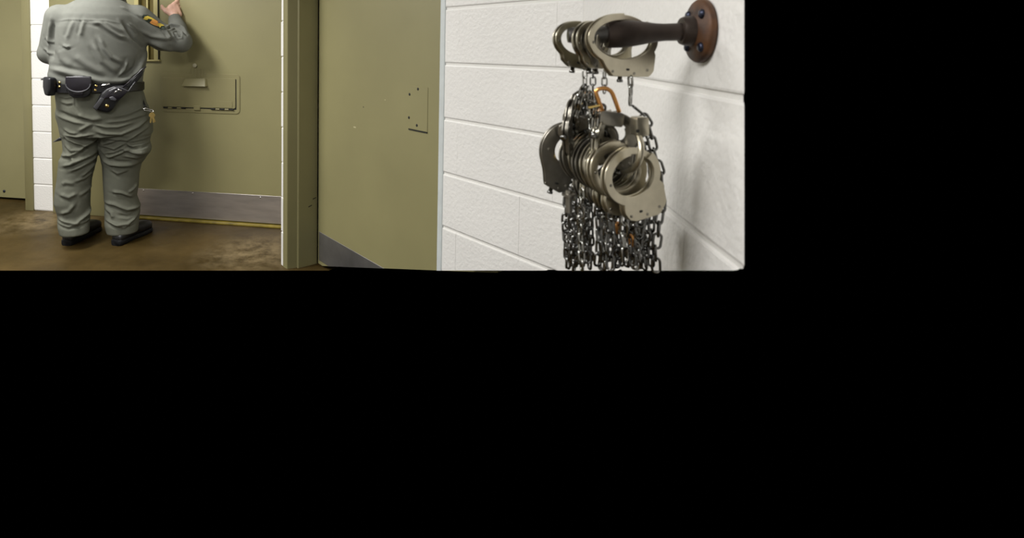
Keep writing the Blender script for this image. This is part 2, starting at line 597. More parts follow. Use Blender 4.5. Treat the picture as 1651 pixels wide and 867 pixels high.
# frame panel left of the door
bm = bmesh.new()
box(bm, -3.058, -2.50, W1-.028, W1+.1, 0, 2.35, None, .004, 2)
box(bm, -2.56, -2.50, W1-.045, W1-.02, 0, 2.35, None, .004, 2)
tag(obj('trim_2', bm, M_olive2, None, True, 40), 'olive green steel frame panel left of the cell door', kind='structure')
bm = bmesh.new()
box(bm, -2.5, -1.02, W1-.035, W1+.06, 0, .014, None, .003)
tag(obj('trim_3', bm, M_sill, None, True, 40), 'worn yellow painted sill under the cell door', kind='structure')
bm = bmesh.new()
box(bm, -4.4, -1.02, W1+.1, W1+.13, 2.2, TOP)
box(bm, -4.4, -3.2, W1, W1+.2, 2.3, TOP)
tag(obj('wall_front', bm, M_plain), 'plain white wall over the doors', kind='structure')

# --- door_3: far left olive door, set back in its frame
D3 = 3.80
bm = bmesh.new()
box(bm, -4.38, -3.33, D3, D3+.05, .022, 2.2)
d3 = obj('door_3', bm, M_olive)
tag(d3, 'olive green steel door at the far left set back in its frame', kind='structure')
p = at(7, 308, D3)
bm = bmesh.new()
lathe(bm, [(.011, 0), (.011, .004), (.006, .008)], 14, Matrix.Translation((p.x, D3, p.z)) @ z_to((0, -1, 0)))
obj('bolt_head', bm, M_bolt, d3, True, 40)
bm = bmesh.new()
box(bm, -4.38, -3.24, D3+.06, D3+.1, 0, .1)
obj('gap_backing', bm, M_dark, d3)
fx0, fx1 = at(37.5, 100, W1).x, at(50.5, 100, W1).x
bm = bmesh.new()
box(bm, fx0, fx1, W1-.012, W1+.05, 0, 2.3, None, .004, 2)
box(bm, fx0+.02, fx1, W1+.03, D3+.06, 0, 2.3, None, .004, 2)
tag(obj('trim_4', bm, M_olive2, None, True, 40), 'olive green frame post of the far left door', kind='structure')

# --- door_2: olive door in the diagonal wall
DC = 2.183
DR = (DC-AC)*S2                        # recess behind the wall face
def uz(px, py, c=DC):                  # along-wall coordinate and height on the diagonal door plane
    p = at_diag(px, py, c)
    return (p-A0).dot(Vector((S2, -S2, 0))), p.z


cutD = cut_line((-.8247, 3.0077, -.006), (-.0818, 2.2648, .3319), (S2, S2, 0), (-.3, 2.4, 1.2))


def trimD(b_, cut=cutD):
    bmesh.ops.bisect_plane(b_, geom=b_.verts[:]+b_.edges[:]+b_.faces[:], plane_co=cut[0], plane_no=cut[1], clear_outer=True)
    ed = [e for e in b_.edges if e.is_boundary]
    if ed:
        bmesh.ops.holes_fill(b_, edges=ed)


ul = uz(513.5, 300)[0]
bm = bmesh.new()
box(bm, ul, .12, DR, DR+.045, .012, 2.2, MA)
trimD(bm)
d2 = obj('door_2', bm, M_olive)
tag(d2, 'olive green steel door right of the green jamb with a blank lock patch', kind='structure')
bm = bmesh.new()
box(bm, uz(513, 400)[0]-.02, .1, DR+.046, DR+.07, -.05, 2.2, MA)
trimD(bm)
obj('gap_backing', bm, M_dark, d2)
bm = bmesh.new()
box(bm, ul+.012, .1, DR-.003, DR, .035, uz(512.5, 371.5)[1], MA, .001)
trimD(bm)
o = obj('kick_plate', bm, M_kick2, d2)
o['label'] = 'dull dark scuffed steel kick plate'
ua, za = uz(659.5, 207)
ub, zb = uz(690.5, 141)
bm = bmesh.new()
box(bm, ua, ub, DR-.0022, DR, za, zb, MA, .001)
pl = obj('cover_plate', bm, M_olive, d2)
for px, py in ((661, 152), (674.6, 143.5), (660, 189.5), (672.7, 202)):
    u, z = uz(px, py)
    bm = bmesh.new()
    lathe(bm, [(.0065, 0), (.0065, .001), (.004, .002)], 12, MA @ Matrix.Translation((u, DR-.0018, z)) @ z_to((0, -1, 0)))
    obj('screw', bm, M_dark, pl, True, 40)
bm = bmesh.new()
box(bm, ua, ub, DR-.0045, DR-.001, za-.005, za, MA)
obj('plate_lower_line', bm, M_dark, pl)  # thin black strip along the plate's lower edge
for px, py, ww, hh, m_ in ((572, 205, .022, .006, M_chip), (586, 172.5, .005, .006, M_dark), (621, 161, .01, .003, M_chip)):
    u, z = uz(px, py)
    bm = bmesh.new()
    box(bm, u-ww/2, u+ww/2, DR-.0008, DR, z-hh/2, z+hh/2, MA)
    obj('paint_chip', bm, m_, d2)
# jamb of door_2: folded steel profile in plan
bm = bmesh.new()
prism(bm, [(-1.0135, 2.9405), (-.980, 2.914), (-.975, 2.916), (-.930, 2.944), (-.926, 2.937), (-.918, 2.937), (-.832, 3.022), (-.86, 3.08), (-.99, 3.0)], 0, 2.35, None, .001)
jb = obj('trim_5', bm, M_olive2)
tag(jb, 'folded olive green steel door jamb beside the narrow white wall end', kind='structure')
for px, py in ((507, 319.5), (500, 332)):
    d = ray(px, py)
    p = d*((.918+2.936)/(d.y-d.x)) + Vector((0, 0, CAMZ))
    bm = bmesh.new()
    box(bm, -.012, .012, -.002, .002, -.001, .0015, Matrix.Translation(p) @ frame_of((S2*.95, S2*.95, .3), (-.2, -.2, .95), (S2, -S2, 0), (0, 0, 0)))
    obj('scuff_mark', bm, M_dark, jb)
# ------------------------------------------------------------------ the officer
# body frame: u to the right and v away, as seen from where the photograph was taken; z up
PO = Vector((-2.245, 3.14, 0))
e2 = Vector((PO.x, PO.y, 0)).normalized()
e1 = Vector((e2.y, -e2.x, 0))
PX = PO.dot(e2)


def loc(x, y, v=0.0):                  # local (u, v, z) of the point at depth v seen at pixel (x, y)
    d = ray(x, y)
    p = d*((PX+v)/d.dot(e2)) + Vector((0, 0, CAMZ))
    return np.array(((p-PO).dot(e1), v, p.z))


def wpt(l):
    return PO + e1*float(l[0]) + e2*float(l[1]) + Vector((0, 0, float(l[2])))


def rows(tab, depth, dv=0.0):          # (y, left, right[, v centre]) pixel rows -> (z, cu, cv, a, b)
    out = []
    for r in tab:
        y, l, rr = r[:3]
        cv = r[3] if len(r) > 3 else dv
        A, B = loc(l, y, cv), loc(rr, y, cv)
        a = (B[0]-A[0])/2
        b = r[4] if len(r) > 4 else a*depth
        out.append(((A[2]+B[2])/2, (A[0]+B[0])/2, cv, a, b))
    return np.array(sorted(out))


def sd_rows(P, R, tilt=0.0):
    z = P[2] - tilt*P[0]
    cu, cv, a, b = (np.interp(z, R[:, 0], R[:, k]) for k in (1, 2, 3, 4))
    k = np.sqrt(((P[0]-cu)/a)**2 + ((P[1]-cv)/b)**2)
    d = (k-1)*np.minimum(a, b)
    return np.maximum(d, np.maximum(R[0, 0]-z, z-R[-1, 0]))


def sd_cone(P, a, b, ra, rb):
    a, b = np.asarray(a, float), np.asarray(b, float)
    ab = b-a
    L2 = (ab*ab).sum()
    t = np.clip(sum((P[i]-a[i])*ab[i] for i in range(3))/L2, 0, 1)
    d = np.sqrt(sum((P[i]-a[i]-t*ab[i])**2 for i in range(3)))
    return d-(ra+(rb-ra)*t)


def sd_ell(P, c, r):
    k = np.sqrt(sum(((P[i]-c[i])/r[i])**2 for i in range(3)))
    return (k-1)*min(r)


def smin(a, b, k):
    h = np.clip(.5+.5*(b-a)/k, 0, 1)
    return b*(1-h)+a*h-k*h*(1-h)


def nets(f, lo, hi, h):                # surface nets over a grid
    ax = [np.arange(lo[i], hi[i]+h, h) for i in range(3)]
    P = np.meshgrid(*ax, indexing='ij', sparse=False)
    V = f(P)
    n = V.shape
    s = V < 0
    cnt = np.zeros(tuple(k-1 for k in n), np.int8)
    for i in (0, 1):
        for j in (0, 1):
            for k in (0, 1):
                cnt += s[i:n[0]-1+i, j:n[1]-1+j, k:n[2]-1+k]
    act = (cnt > 0) & (cnt < 8)
    idx = -np.ones(act.shape, int)
    cells = np.argwhere(act)
    idx[act] = np.arange(len(cells))
    acc = np.zeros((len(cells), 3))
    num = np.zeros(len(cells))
    corners = [(i, j, k) for i in (0, 1) for j in (0, 1) for k in (0, 1)]
    cv = {c: V[cells[:, 0]+c[0], cells[:, 1]+c[1], cells[:, 2]+c[2]] for c in corners}
    for c in corners:
        for a in range(3):
            if c[a] == 0:
                e = list(c)
                e[a] = 1
                e = tuple(e)
                va, vb = cv[c], cv[e]
                m = (va < 0) != (vb < 0)
                t = np.where(m, va/np.where(m, va-vb, 1), 0)
                p = np.tile(np.array(c, float), (len(cells), 1))
                p[:, a] += t
                acc[m] += p[m]
                num[m] += 1
    verts = np.array(lo)+(cells+acc/num[:, None])*h
    quads = []
    for a in range(3):
        b, c = (a+1) % 3, (a+2) % 3
        sl0 = [slice(1, -1)]*3
        sl0[a] = slice(0, -1)
        sl1 = [slice(1, -1)]*3
        sl1[a] = slice(1, None)
        s0, s1 = s[tuple(sl0)], s[tuple(sl1)]
        for flip, msk in ((False, s0 & ~s1), (True, ~s0 & s1)):
            g = np.argwhere(msk)
            off = np.ones(3, int)
            off[a] = 0
            g = g+off
            def cid(db, dc):
                q = g.copy()
                q[:, b] -= db
                q[:, c] -= dc
                return idx[q[:, 0], q[:, 1], q[:, 2]]
            Q = np.stack([cid(1, 1), cid(0, 1), cid(0, 0), cid(1, 0)], 1)
            quads.append(Q[:, ::-1] if flip else Q)
    return verts, np.concatenate(quads)


def net_mesh(name, f, lo, hi, h, m, parent, folds=None, amp=1.0, relax=2):
    v, q = nets(f, lo, hi, h)
    # a little smoothing
    for _ in range(relax):
        acc = np.zeros_like(v)
        n = np.zeros(len(v))
        for i in range(4):
            for j in (1, 3):
                np.add.at(acc, q[:, i], v[q[:, (i+j) % 4]])
                np.add.at(n, q[:, i], 1)
        v = .5*v+.5*acc/np.maximum(n, 1)[:, None]
    if folds:
        fn = np.cross(v[q[:, 2]]-v[q[:, 0]], v[q[:, 3]]-v[q[:, 1]])
        vn = np.zeros_like(v)
        for i in range(4):
            np.add.at(vn, q[:, i], fn)
        vn /= np.linalg.norm(vn, axis=1)[:, None]+1e-9
        face = np.clip(-vn[:, 1]*1.6+.35, 0, 1)      # folds on the side turned away from the door
        d = np.zeros(len(v))
        for pts, wd, am in folds:
            L = [loc(x, y, -.15) for x, y in pts]
            best = np.full(len(v), 9.)
            sg = np.zeros(len(v))
            en = np.ones(len(v))
            tot = len(L)-1
            for k in range(tot):
                a, b = L[k], L[k+1]
                ab = np.array((b[0]-a[0], b[2]-a[2]))
                l2 = (ab*ab).sum()
                pu, pz = v[:, 0]-a[0], v[:, 2]-a[2]
                t = np.clip((pu*ab[0]+pz*ab[1])/l2, 0, 1)
                du, dz = pu-t*ab[0], pz-t*ab[1]
                dist = np.hypot(du, dz)
                mk = dist < best
                best = np.where(mk, dist, best)
                sg = np.where(mk, (pz*ab[0]-pu*ab[1])/math.sqrt(l2), sg)
                tt = (k+t)/tot
                en = np.where(mk, np.clip(np.minimum(tt, 1-tt)*5+.25, 0, 1), en)
            s_ = best/wd
            prof = np.exp(-s_*s_) - .55*np.exp(-((sg+1.5*wd)/(wd*.9))**2)*np.exp(-np.clip(best-2.5*wd, 0, 9)**2/(wd*wd))
            d += am*amp*prof*en
        v = v+vn*(d*face)[:, None]
    M = np.array((tuple(e1), tuple(e2), (0, 0, 1)))
    wv = v@M + np.array(PO)
    me = bpy.data.meshes.new(name)
    me.from_pydata(wv.tolist(), [], q.tolist())
    me.materials.append(m)
    me.shade_smooth()
    o = bpy.data.objects.new(name, me)
    C.objects.link(o)
    if parent:
        attach(o, parent)
    return o


officer = empty('person', (PO.x, PO.y, 0))
tag(officer, 'uniformed person in grey green shirt and trousers pressing a hand on the cell door', 'person')

# shirt --------------------------------------------------------------
T = rows([(-10, 146, 190), (-3, 132, 197), (4, 117, 206), (13, 101, 217), (25, 90, 228), (45, 82, 233), (70, 80, 236), (90, 80, 238),
          (108, 79, 235), (118, 76, 232), (126, 77, 231), (138, 82, 230)], .66)
ZB = loc(150, 129, 0)[2]
Sh, Mi, El, Wr = loc(222, 32, .0), loc(262, 61, .02), loc(292, 67, .02), loc(281.5, 29, .165)
Fo = (El*.45+Wr*.55)
lS, lE, lW = loc(97, 30, .0), loc(79, 86, .05), loc(96, 84, .30)


def f_shirt(P):
    bl = ZB - .16*(P[0]-.1)*(P[0] < .1) - .06*np.exp(-((P[0]-.20)/.07)**2)*0
    t = sd_rows(P, T)
    t = np.maximum(t, (ZB-.05+.03*np.clip((.02-P[0])/.3, 0, 1)) - P[2])
    ra = smin(sd_cone(P, Sh, Mi, .098, .083), sd_cone(P, Mi, El, .083, .070), .03)
    fa = smin(sd_cone(P, El, Fo, .070, .058), sd_cone(P, Fo, Wr, .058, .044), .02)
    fa = np.maximum(fa, sum((P[i]-Wr[i])*((Wr-Fo)/np.linalg.norm(Wr-Fo))[i] for i in range(3))-.004)
    t = smin(t, smin(ra, fa, .02), .03)
    la = smin(sd_cone(P, lS, lE, .088, .062), sd_cone(P, lE, lW, .062, .045), .02)
    return smin(t, la, .02)


SF = [([(150, 36), (162, 38), (176, 48), (192, 58), (204, 62)], .012, .010), ([(168, 34), (180, 42), (200, 52)], .012, .005),
      ([(136, 33), (133, 44), (130, 58)], .011, .007), ([(119, 33), (113, 48), (108, 62)], .012, .006), ([(102, 73), (108, 76), (113, 75)], .008, .008),
      ([(92, 33), (110, 31), (140, 32), (170, 33), (196, 38)], .005, .002),
      ([(160, 60), (168, 78), (180, 92), (198, 102)], .013, .008), ([(150, 70), (165, 98), (190, 118)], .016, .008),
      ([(205, 100), (200, 112), (190, 124)], .010, .007), ([(228, 95), (222, 112), (206, 126), (190, 130)], .014, .010), ([(236, 90), (225, 108), (212, 122)], .011, .008),
      ([(82, 112), (105, 117), (130, 124), (160, 130), (195, 131), (218, 128)], .018, .010), ([(84, 106), (110, 110), (140, 116), (165, 124)], .013, -.006),
      ([(120, 90), (140, 104), (170, 120)], .02, .006), ([(95, 80), (100, 95), (115, 108)], .018, .005),
      ([(199, 36), (208, 50), (216, 62), (230, 74), (240, 80)], .012, -.013), ([(206, 39), (214, 46), (224, 56)], .005, .004), ([(209, 37), (218, 44), (227, 52)], .005, .004),
      ([(225, 48), (245, 58), (268, 62), (282, 60)], .014, .006), ([(240, 66), (262, 76), (285, 84)], .014, .007), ([(263, 44), (270, 50), (277, 62)], .009, .009),
      ([(281, 50), (288, 49), (297, 52), (296, 61), (288, 62), (282, 57), (281, 51)], .0035, .005), ([(286, 53), (291, 58)], .004, .006),
      ([(272, 42), (283, 37), (296, 40), (306, 50)], .007, .009), ([(274, 45), (285, 41), (296, 46), (304, 56)], .007, -.012),
      ([(225, 22), (240, 30), (258, 40)], .012, .004), ([(84, 35), (81, 60), (82, 95)], .010, -.012), ([(72, 60), (76, 66), (82, 68)], .008, .006), ([(68, 78), (75, 84), (82, 88)], .008, .006),
      ([(196, 10), (210, 17), (226, 26)], .006, .004)]
shirt = net_mesh('shirt', f_shirt, (-.46, -.34, ZB-.1), (.64, .40, 1.64), .0062, M_shirt, officer, SF, 1.5)

# trousers -----------------------------------------------------------
HP = rows([(128, 83, 227), (142, 84, 228), (150, 88, 232), (168, 90, 237), (186, 90, 242), (198, 94, 245), (215, 98, 246)], .64)
LL = rows([(178, 92, 160), (185, 91, 159), (200, 96, 161), (215, 98, 162), (240, 101, 162), (248, 99, 160), (257, 94, 157), (288, 91, 149), (305, 88, 147), (325, 86, 146), (345, 92, 146), (352, 92, 145.5, -.01), (364, 92.5, 145, -.03), (374, 95, 145, -.04), (386, 97, 144, -.04)], .95)
RL = rows([(172, 152, 238), (185, 150, 241), (200, 152, 245), (215, 154, 245), (230, 157, 241), (245, 159, 238), (257, 162, 235), (264, 164, 229), (280, 165, 225), (300, 166, 224), (316, 167, 221), (324, 168, 224), (332, 168, 227), (345, 168, 226, -.01), (360, 168, 224, -.03), (372, 171, 223, -.04), (386, 174, 221, -.04)], .9)


def f_pants(P):
    h = sd_rows(P, HP)
    l = sd_rows(P, LL)
    r = sd_rows(P, RL)
    zl = loc(120, 373, -.04)[2]
    hem_l = zl - .012 + .055*np.clip((P[1]+.06)/.16, 0, 1)
    zr = loc(197, 371, -.04)[2]
    hem_r = zr - .012 + .055*np.clip((P[1]+.06)/.16, 0, 1)
    l = np.maximum(l, hem_l-P[2])
    r = np.maximum(r, hem_r-P[2])
    d = np.minimum(smin(h, l, .02), smin(h, r, .02))
    # bellows pocket standing off the right thigh
    c = loc(222, 238, 0)
    return smin(d, np.maximum(sd_ell(P, (c[0]+.012, -.01, c[2]), (.072, .165, .050)), -9), .03)


PF = [([(91, 182), (105, 187), (122, 192), (146, 194)], .012, -.014), ([(126, 184), (136, 190), (150, 192), (165, 190)], .014, .011),
      ([(128, 211), (138, 205), (148, 199)], .010, .010), ([(104, 220), (125, 221), (150, 216)], .007, .010), ([(102, 222), (120, 232), (136, 236), (155, 226)], .009, .011),
      ([(103, 210), (112, 215), (124, 216)], .008, .007), ([(105, 238), (114, 246), (128, 243), (140, 234)], .009, .009), ([(96, 257), (112, 254), (128, 246), (138, 236), (156, 228)], .009, .012),
      ([(100, 272), (112, 268), (130, 260), (156, 248)], .010, .012), ([(112, 279), (128, 272), (146, 262), (157, 254)], .010, .010), ([(130, 288), (142, 278), (154, 266)], .009, .009),
      ([(108, 252), (118, 262), (112, 270)], .008, .006), ([(120, 296), (135, 291), (148, 282)], .010, .007), ([(98, 302), (105, 298), (120, 300)], .012, .005),
      ([(96, 318), (110, 322), (122, 316)], .012, .008), ([(97, 350), (110, 345), (118, 334)], .011, .010), ([(126, 320), (140, 312), (147, 306)], .011, .006), ([(94, 360), (105, 363), (122, 365), (140, 350), (146, 342)], .009, .012),
      ([(93, 366), (110, 369), (128, 365), (144, 360)], .008, .010), ([(130, 362), (144, 350)], .008, .009),
      ([(152, 199), (170, 204), (190, 204), (215, 197)], .009, .009), ([(156, 211), (170, 215), (195, 216), (222, 205), (240, 192)], .010, .010), ([(158, 222), (180, 224), (205, 226), (225, 214), (240, 206)], .008, .008),
      ([(160, 226), (166, 235), (176, 231), (190, 226)], .007, .009), ([(160, 238), (172, 238), (184, 241), (202, 230)], .007, .009), ([(161, 244), (170, 249), (184, 246), (200, 238)], .007, .008), ([(164, 248), (175, 256), (188, 250), (206, 242)], .008, .010),
      ([(164, 260), (178, 267), (195, 268), (222, 266)], .009, .013), ([(166, 255), (190, 262), (215, 262)], .008, -.006), ([(196, 240), (215, 246), (234, 246)], .009, .008), ([(200, 252), (220, 255), (232, 252)], .009, .008),
      ([(203, 229), (222, 227), (244, 223)], .004, .006), ([(203, 230), (208, 235), (214, 237), (228, 235), (243, 232)], .004, .009), ([(206, 237), (216, 240), (240, 236)], .006, -.008),
      ([(180, 276), (190, 282), (206, 276)], .010, .006), ([(182, 313), (196, 314), (214, 322)], .009, .010), ([(208, 314), (216, 309), (222, 302)], .008, .008), ([(170, 333), (185, 334), (205, 342), (226, 340)], .010, .011), ([(170, 342), (180, 348), (182, 356)], .011, .009),
      ([(172, 361), (190, 366), (206, 364), (222, 353)], .008, .013), ([(180, 366), (200, 369), (218, 362)], .007, .009), ([(190, 350), (206, 352), (224, 346)], .010, -.007),
      ([(120, 152), (121, 172), (130, 186)], .005, -.004), ([(96, 165), (108, 168), (118, 166)], .008, .005), ([(94, 156), (106, 158), (118, 156)], .008, .004), ([(180, 188), (205, 184), (236, 172)], .010, .007), ([(170, 196), (200, 194), (238, 184)], .010, .007)]
pants = net_mesh('trousers', f_pants, (-.42, -.36, -.02), (.42, .40, 1.02), .006, M_pants, officer, PF, 1.35)
for px, py, wd, hh in ((93.5, 225.5, .032, .020),):
    p = wpt(loc(px, py, -.01))
    bm = bmesh.new()
    prism(bm, [(-.03, -.012), (.02, -.004), (.02, .016), (.006, .014)], -.012, .012, frame_of(e1, (0, 0, 1), e2, p), .003)
    attach(obj('strap_end', bm, M_leather), officer)

# body under the clothes: one surface, with a finer mesh for head and hands -------------
def shrink(R, k):
    R = R.copy()
    R[:, 3] -= k
    R[:, 4] -= k
    return R


Tb, Hb, Lb, Rb = shrink(T[:-1], .03), shrink(HP, .03), shrink(LL, .035), shrink(RL, .035)
hc = loc(183, -38, .05)
nk = loc(180, -2, .02)


def f_body(P):
    d = np.maximum(sd_rows(P, Tb), 0-P[2])
    d = smin(d, sd_rows(P, Hb), .04)
    d = smin(d, np.minimum(sd_rows(P, Lb), sd_rows(P, Rb)), .02)
    for a, b, ra, rb in ((Sh, Mi, .062, .052), (Mi, El, .052, .045), (El, Wr, .045, .026), (lS, lE, .056, .044), (lE, lW, .044, .028)):
        d = smin(d, sd_cone(P, a, b, ra, rb), .02)
    d = smin(d, sd_cone(P, nk-np.array((0, .01, .06)), nk+np.array((.01, .03, .06)), .066, .062), .03)
    return np.maximum(d, .11-P[2])


def f_head(P):
    d = sd_cone(P, nk, nk+np.array((.004, .02, .05)), .063, .06)
    d = smin(d, sd_ell(P, hc+np.array((0, -.01, .03)), (.080, .100, .105)), .02)      # skull
    d = smin(d, sd_ell(P, hc+np.array((.012, .03, -.05)), (.062, .075, .075)), .03)   # jaw
    fwd = np.array((.12, .99, 0))
    d = smin(d, sd_cone(P, hc+fwd*.085+np.array((0, 0, .015)), hc+fwd*.112+np.array((0, 0, -.025)), .010, .015), .012)
    d = smin(d, sd_cone(P, hc+fwd*.075+np.array((-.03, 0, .03)), hc+fwd*.075+np.array((.04, 0, .03)), .014, .014), .012)
    d = smin(d, sd_ell(P, hc+fwd*.085+np.array((0, 0, -.055)), (.026, .014, .008)), .006)
    for sx in (-1, 1):
        d = smin(d, sd_ell(P, hc+np.array((sx*.080, .0, -.005)), (.012, .022, .034)), .006)
        d = np.maximum(d, -sd_ell(P, hc+fwd*.098+np.array((sx*.032, 0, .012)), (.014, .010, .008)))
    return d


def hand_sdf(P, w0, pal, th, fingers):
    d = None
    for a, b, ra, rb in pal:
        e = sd_cone(P, a, b, ra, rb)
        d = e if d is None else smin(d, e, .012)
    for ch, rad in [th]+fingers:
        g = None
        for a, b, ra, rb in zip(ch, ch[1:], rad, rad[1:]):
            e = sd_cone(P, a, b, ra, rb)
            g = e if g is None else smin(g, e, .003)
        d = smin(d, g, .006)
    return d


VD = .268                              # depth of the hand against the door
def lh(x, y, v):
    return loc(x, y, v)


def f_rhand(P):
    pal = [(Wr-(Wr-Fo)*.25, lh(281, 23, VD-.07), .027, .028), (lh(278, 22, VD-.065), lh(275, 12, VD-.045), .022, .020), (lh(276, 21, VD-.066), lh(269.5, 16.5, VD-.055), .021, .017), (lh(274, 14, VD-.05), lh(281, 6, VD-.035), .018, .015), (lh(284, 22, VD-.06), lh(280, 9, VD-.04), .021, .016), (lh(289, 23, VD-.055), lh(285, 10, VD-.035), .020, .015)]
    th = ([lh(275, 22, VD-.07), lh(268, 18, VD-.065), lh(262.5, 13.5, VD-.05), lh(261, 9.5, VD-.04)], [.018, .016, .0135, .010])
    fg = [([lh(279, 9, VD-.04), lh(284, 3, VD-.028), lh(288, -2, VD-.014), lh(290, -8, VD-.006)], [.0135, .0115, .0100, .0085]),
          ([lh(281, 8, VD-.035), lh(286, 2, VD-.02), lh(290, 5, VD-.006), lh(288, 11, VD-.006)], [.0115, .0105, .0095, .008]),
          ([lh(284, 10, VD-.03), lh(289, 6, VD-.016), lh(292, 10, VD-.006), lh(289, 15, VD-.006)], [.011, .010, .009, .008]),
          ([lh(287, 13, VD-.028), lh(292, 11, VD-.018), lh(294, 15, VD-.008), lh(291, 19, VD-.008)], [.010, .009, .008, .007])]
    return hand_sdf(P, Wr, pal, th, fg)


def f_lhand(P):
    o = lW
    g = lambda u, v, z: o+np.array((u, v, z))
    pal = [(g(-.03, -.06, 0), g(0, .01, 0), .027, .026), (g(0, .01, .008), g(.03, .07, .012), .02, .016), (g(0, .01, -.012), g(.03, .07, -.012), .02, .016)]
    th = ([g(.0, .02, .015), g(.0, .05, .04), g(.02, .075, .055)], [.015, .012, .009])
    fg = [([g(.03, .07, k), g(.055, .095, k), g(.085, .09, k-.004), g(.09, .07, k-.006)], [.0105, .0095, .009, .0075]) for k in (.024, .004, -.014, -.030)]
    return hand_sdf(P, o, pal, th, fg)


def merge(objs):
    vs, fs, n = [], [], 0
    for o in objs:
        me = o.data
        a = np.empty(len(me.vertices)*3)
        me.vertices.foreach_get('co', a)
        vs.append(a.reshape(-1, 3))
        fs += [[n+i for i in p.vertices] for p in me.polygons]
        n += len(me.vertices)
        bpy.data.objects.remove(o)
    return np.concatenate(vs), fs


bits = [net_mesh('body', f_body, (-.46, -.34, -.02), (.60, .42, 1.70), .012, M_skin, None),
        net_mesh('body', f_head, (hc[0]-.13, -.12, nk[2]-.08), (hc[0]+.14, .30, 1.90), .006, M_skin, None),
        net_mesh('body', f_rhand, (Wr[0]-.15, .08, Wr[2]-.08), (Wr[0]+.12, .33, Wr[2]+.24), .0032, M_skin, None, None, 1, 1),
        net_mesh('body', f_lhand, (lW[0]-.08, lW[1]-.12, lW[2]-.08), (lW[0]+.14, lW[1]+.14, lW[2]+.1), .004, M_skin, None, None, 1, 1)]
bv, bf = merge(bits)
me = bpy.data.meshes.new('body')
me.from_pydata(bv.tolist(), [], bf)
me.materials.append(M_skin)
me.shade_smooth()
attach(link(bpy.data.objects.new('body', me)), officer)


def f_hair(P):
    d = sd_ell(P, hc+np.array((0, -.014, .034)), (.086, .106, .110))
    d = np.maximum(d, (P[1]-hc[1]-.055))
    return np.maximum(d, hc[2]-.035+.9*np.clip(P[1]-hc[1]+.03, 0, .2)-P[2])


net_mesh('hair', f_hair, (hc[0]-.12, -.12, hc[2]-.1), (hc[0]+.12, .2, hc[2]+.18), .006, M_hair, officer)
# collar and shoulder strap
bm = bmesh.new()
for k in range(2):
    pts = []
    for i in range(25):
        t = 2*PI*i/24
        pts.append(wpt(nk+np.array((.076*math.cos(t), .074*math.sin(t)+.004, -.012-.012*math.cos(t)*1.2+.022*k))))
    tube(bm, pts[:-1], .011, 8, True)
attach(obj('collar', bm, M_shirt, None, True), officer)
bm = bmesh.new()
pts = [wpt(nk+np.array((.083*math.cos(t), .082*math.sin(t)+.004, -.004-.015*math.cos(t)))) for t in [2*PI*i/24 for i in range(24)]]
tube(bm, pts, .008, 8, True)
attach(obj('collar_lining', bm, M_leather, None, True), officer)

deps = bpy.context.evaluated_depsgraph_get()
def bvh(o):
    return BVHTree.FromPolygons([v.co[:] for v in o.data.vertices], [p.vertices[:] for p in o.data.polygons])


SB = bvh(shirt)
TB = bvh(pants)


def lay(name, poly, m, parent, tree, off, n=14, holes=None, sm=True):
    """a thin cloth piece laid on a surface: poly is a list of world points around an outline; each is dropped on the surface"""
    c = sum(poly, Vector())/len(poly)
    bm = bmesh.new()
    rings = []
    for k in range(1, n+1):
        t = k/n
        ring = []
        for p in poly:
            q = c+(p-c)*t
            r = tree.find_nearest(q)
            ring.append(bm.verts.new(r[0]+r[1]*off))
        rings.append(ring)
    r = tree.find_nearest(c)
    cv = bm.verts.new(r[0]+r[1]*off)
    L = len(poly)
    for i in range(L):
        bm.faces.new((cv, rings[0][i], rings[0][(i+1) % L]))
        for a, b in zip(rings, rings[1:]):
            bm.faces.new((a[i], b[i], b[(i+1) % L], a[(i+1) % L]))
    o = obj(name, bm, m, None, sm)
    attach(o, officer)
    return o


def dense(pts, k=6):
    out = []
    for a, b in zip(pts, pts[1:]+pts[:1]):
        for i in range(k):
            out.append((a[0]+(b[0]-a[0])*i/k, a[1]+(b[1]-a[1])*i/k))
    return out


def on_sleeve(pts):                    # sleeve points seen at these places of the photograph
    out = []
    for x, y in pts:
        d = ray(x, y).normalized()
        h = SB.ray_cast(Vector((0, 0, CAMZ))+d*1.0, d)
        out.append(h[0] if h[0] else wpt(loc(x, y, -.02)))
    return out


patch = lay('shoulder_patch', on_sleeve(dense([(228.5, 27), (231, 24), (238, 24), (246, 28.5), (256, 35.5), (264, 42), (268, 47.5), (258, 46.5), (246, 41), (236, 35)])), M_patch, officer, SB, .0022)
lay('patch_arc', on_sleeve(dense([(230.8, 30.5), (233, 27), (238, 26), (244, 28.5), (250, 32.5), (248, 33.5), (243, 31.5), (238.5, 30), (235.5, 32)], 4)), M_yellow, officer, SB, .0038, 6)
stc = [(251.5, 38), (255.5, 33), (1, 1)]
lay('patch_emblem', on_sleeve(dense([(241, 36), (244.5, 32.5), (250, 32.5), (254.5, 35.5), (257, 39.5), (256, 43), (250, 41), (244, 38.5)], 4)), M_orange, officer, SB, .0044, 6)
lay('patch_star', on_sleeve(dense([(252, 40), (255, 37.5), (257.5, 38), (260.5, 39.5), (264.5, 42), (260, 42.5), (257, 45), (256, 42)], 3)), M_yellow, officer, SB, .0056, 5)
lay('patch_seal', on_sleeve(dense([(253, 36.5), (255, 35.5), (257, 36.8), (255.5, 38.2)], 3)), M_blue, officer, SB, .0064, 4)

# duty belt ----------------------------------------------------------
bz = loc(155, 139.5, 0)[2]
BR = np.array([np.interp(bz, HP[:, 0], HP[:, k]) for k in (1, 2, 3, 4)])
BR[2] += .012
BR[3] += .012
BR[2] += .002


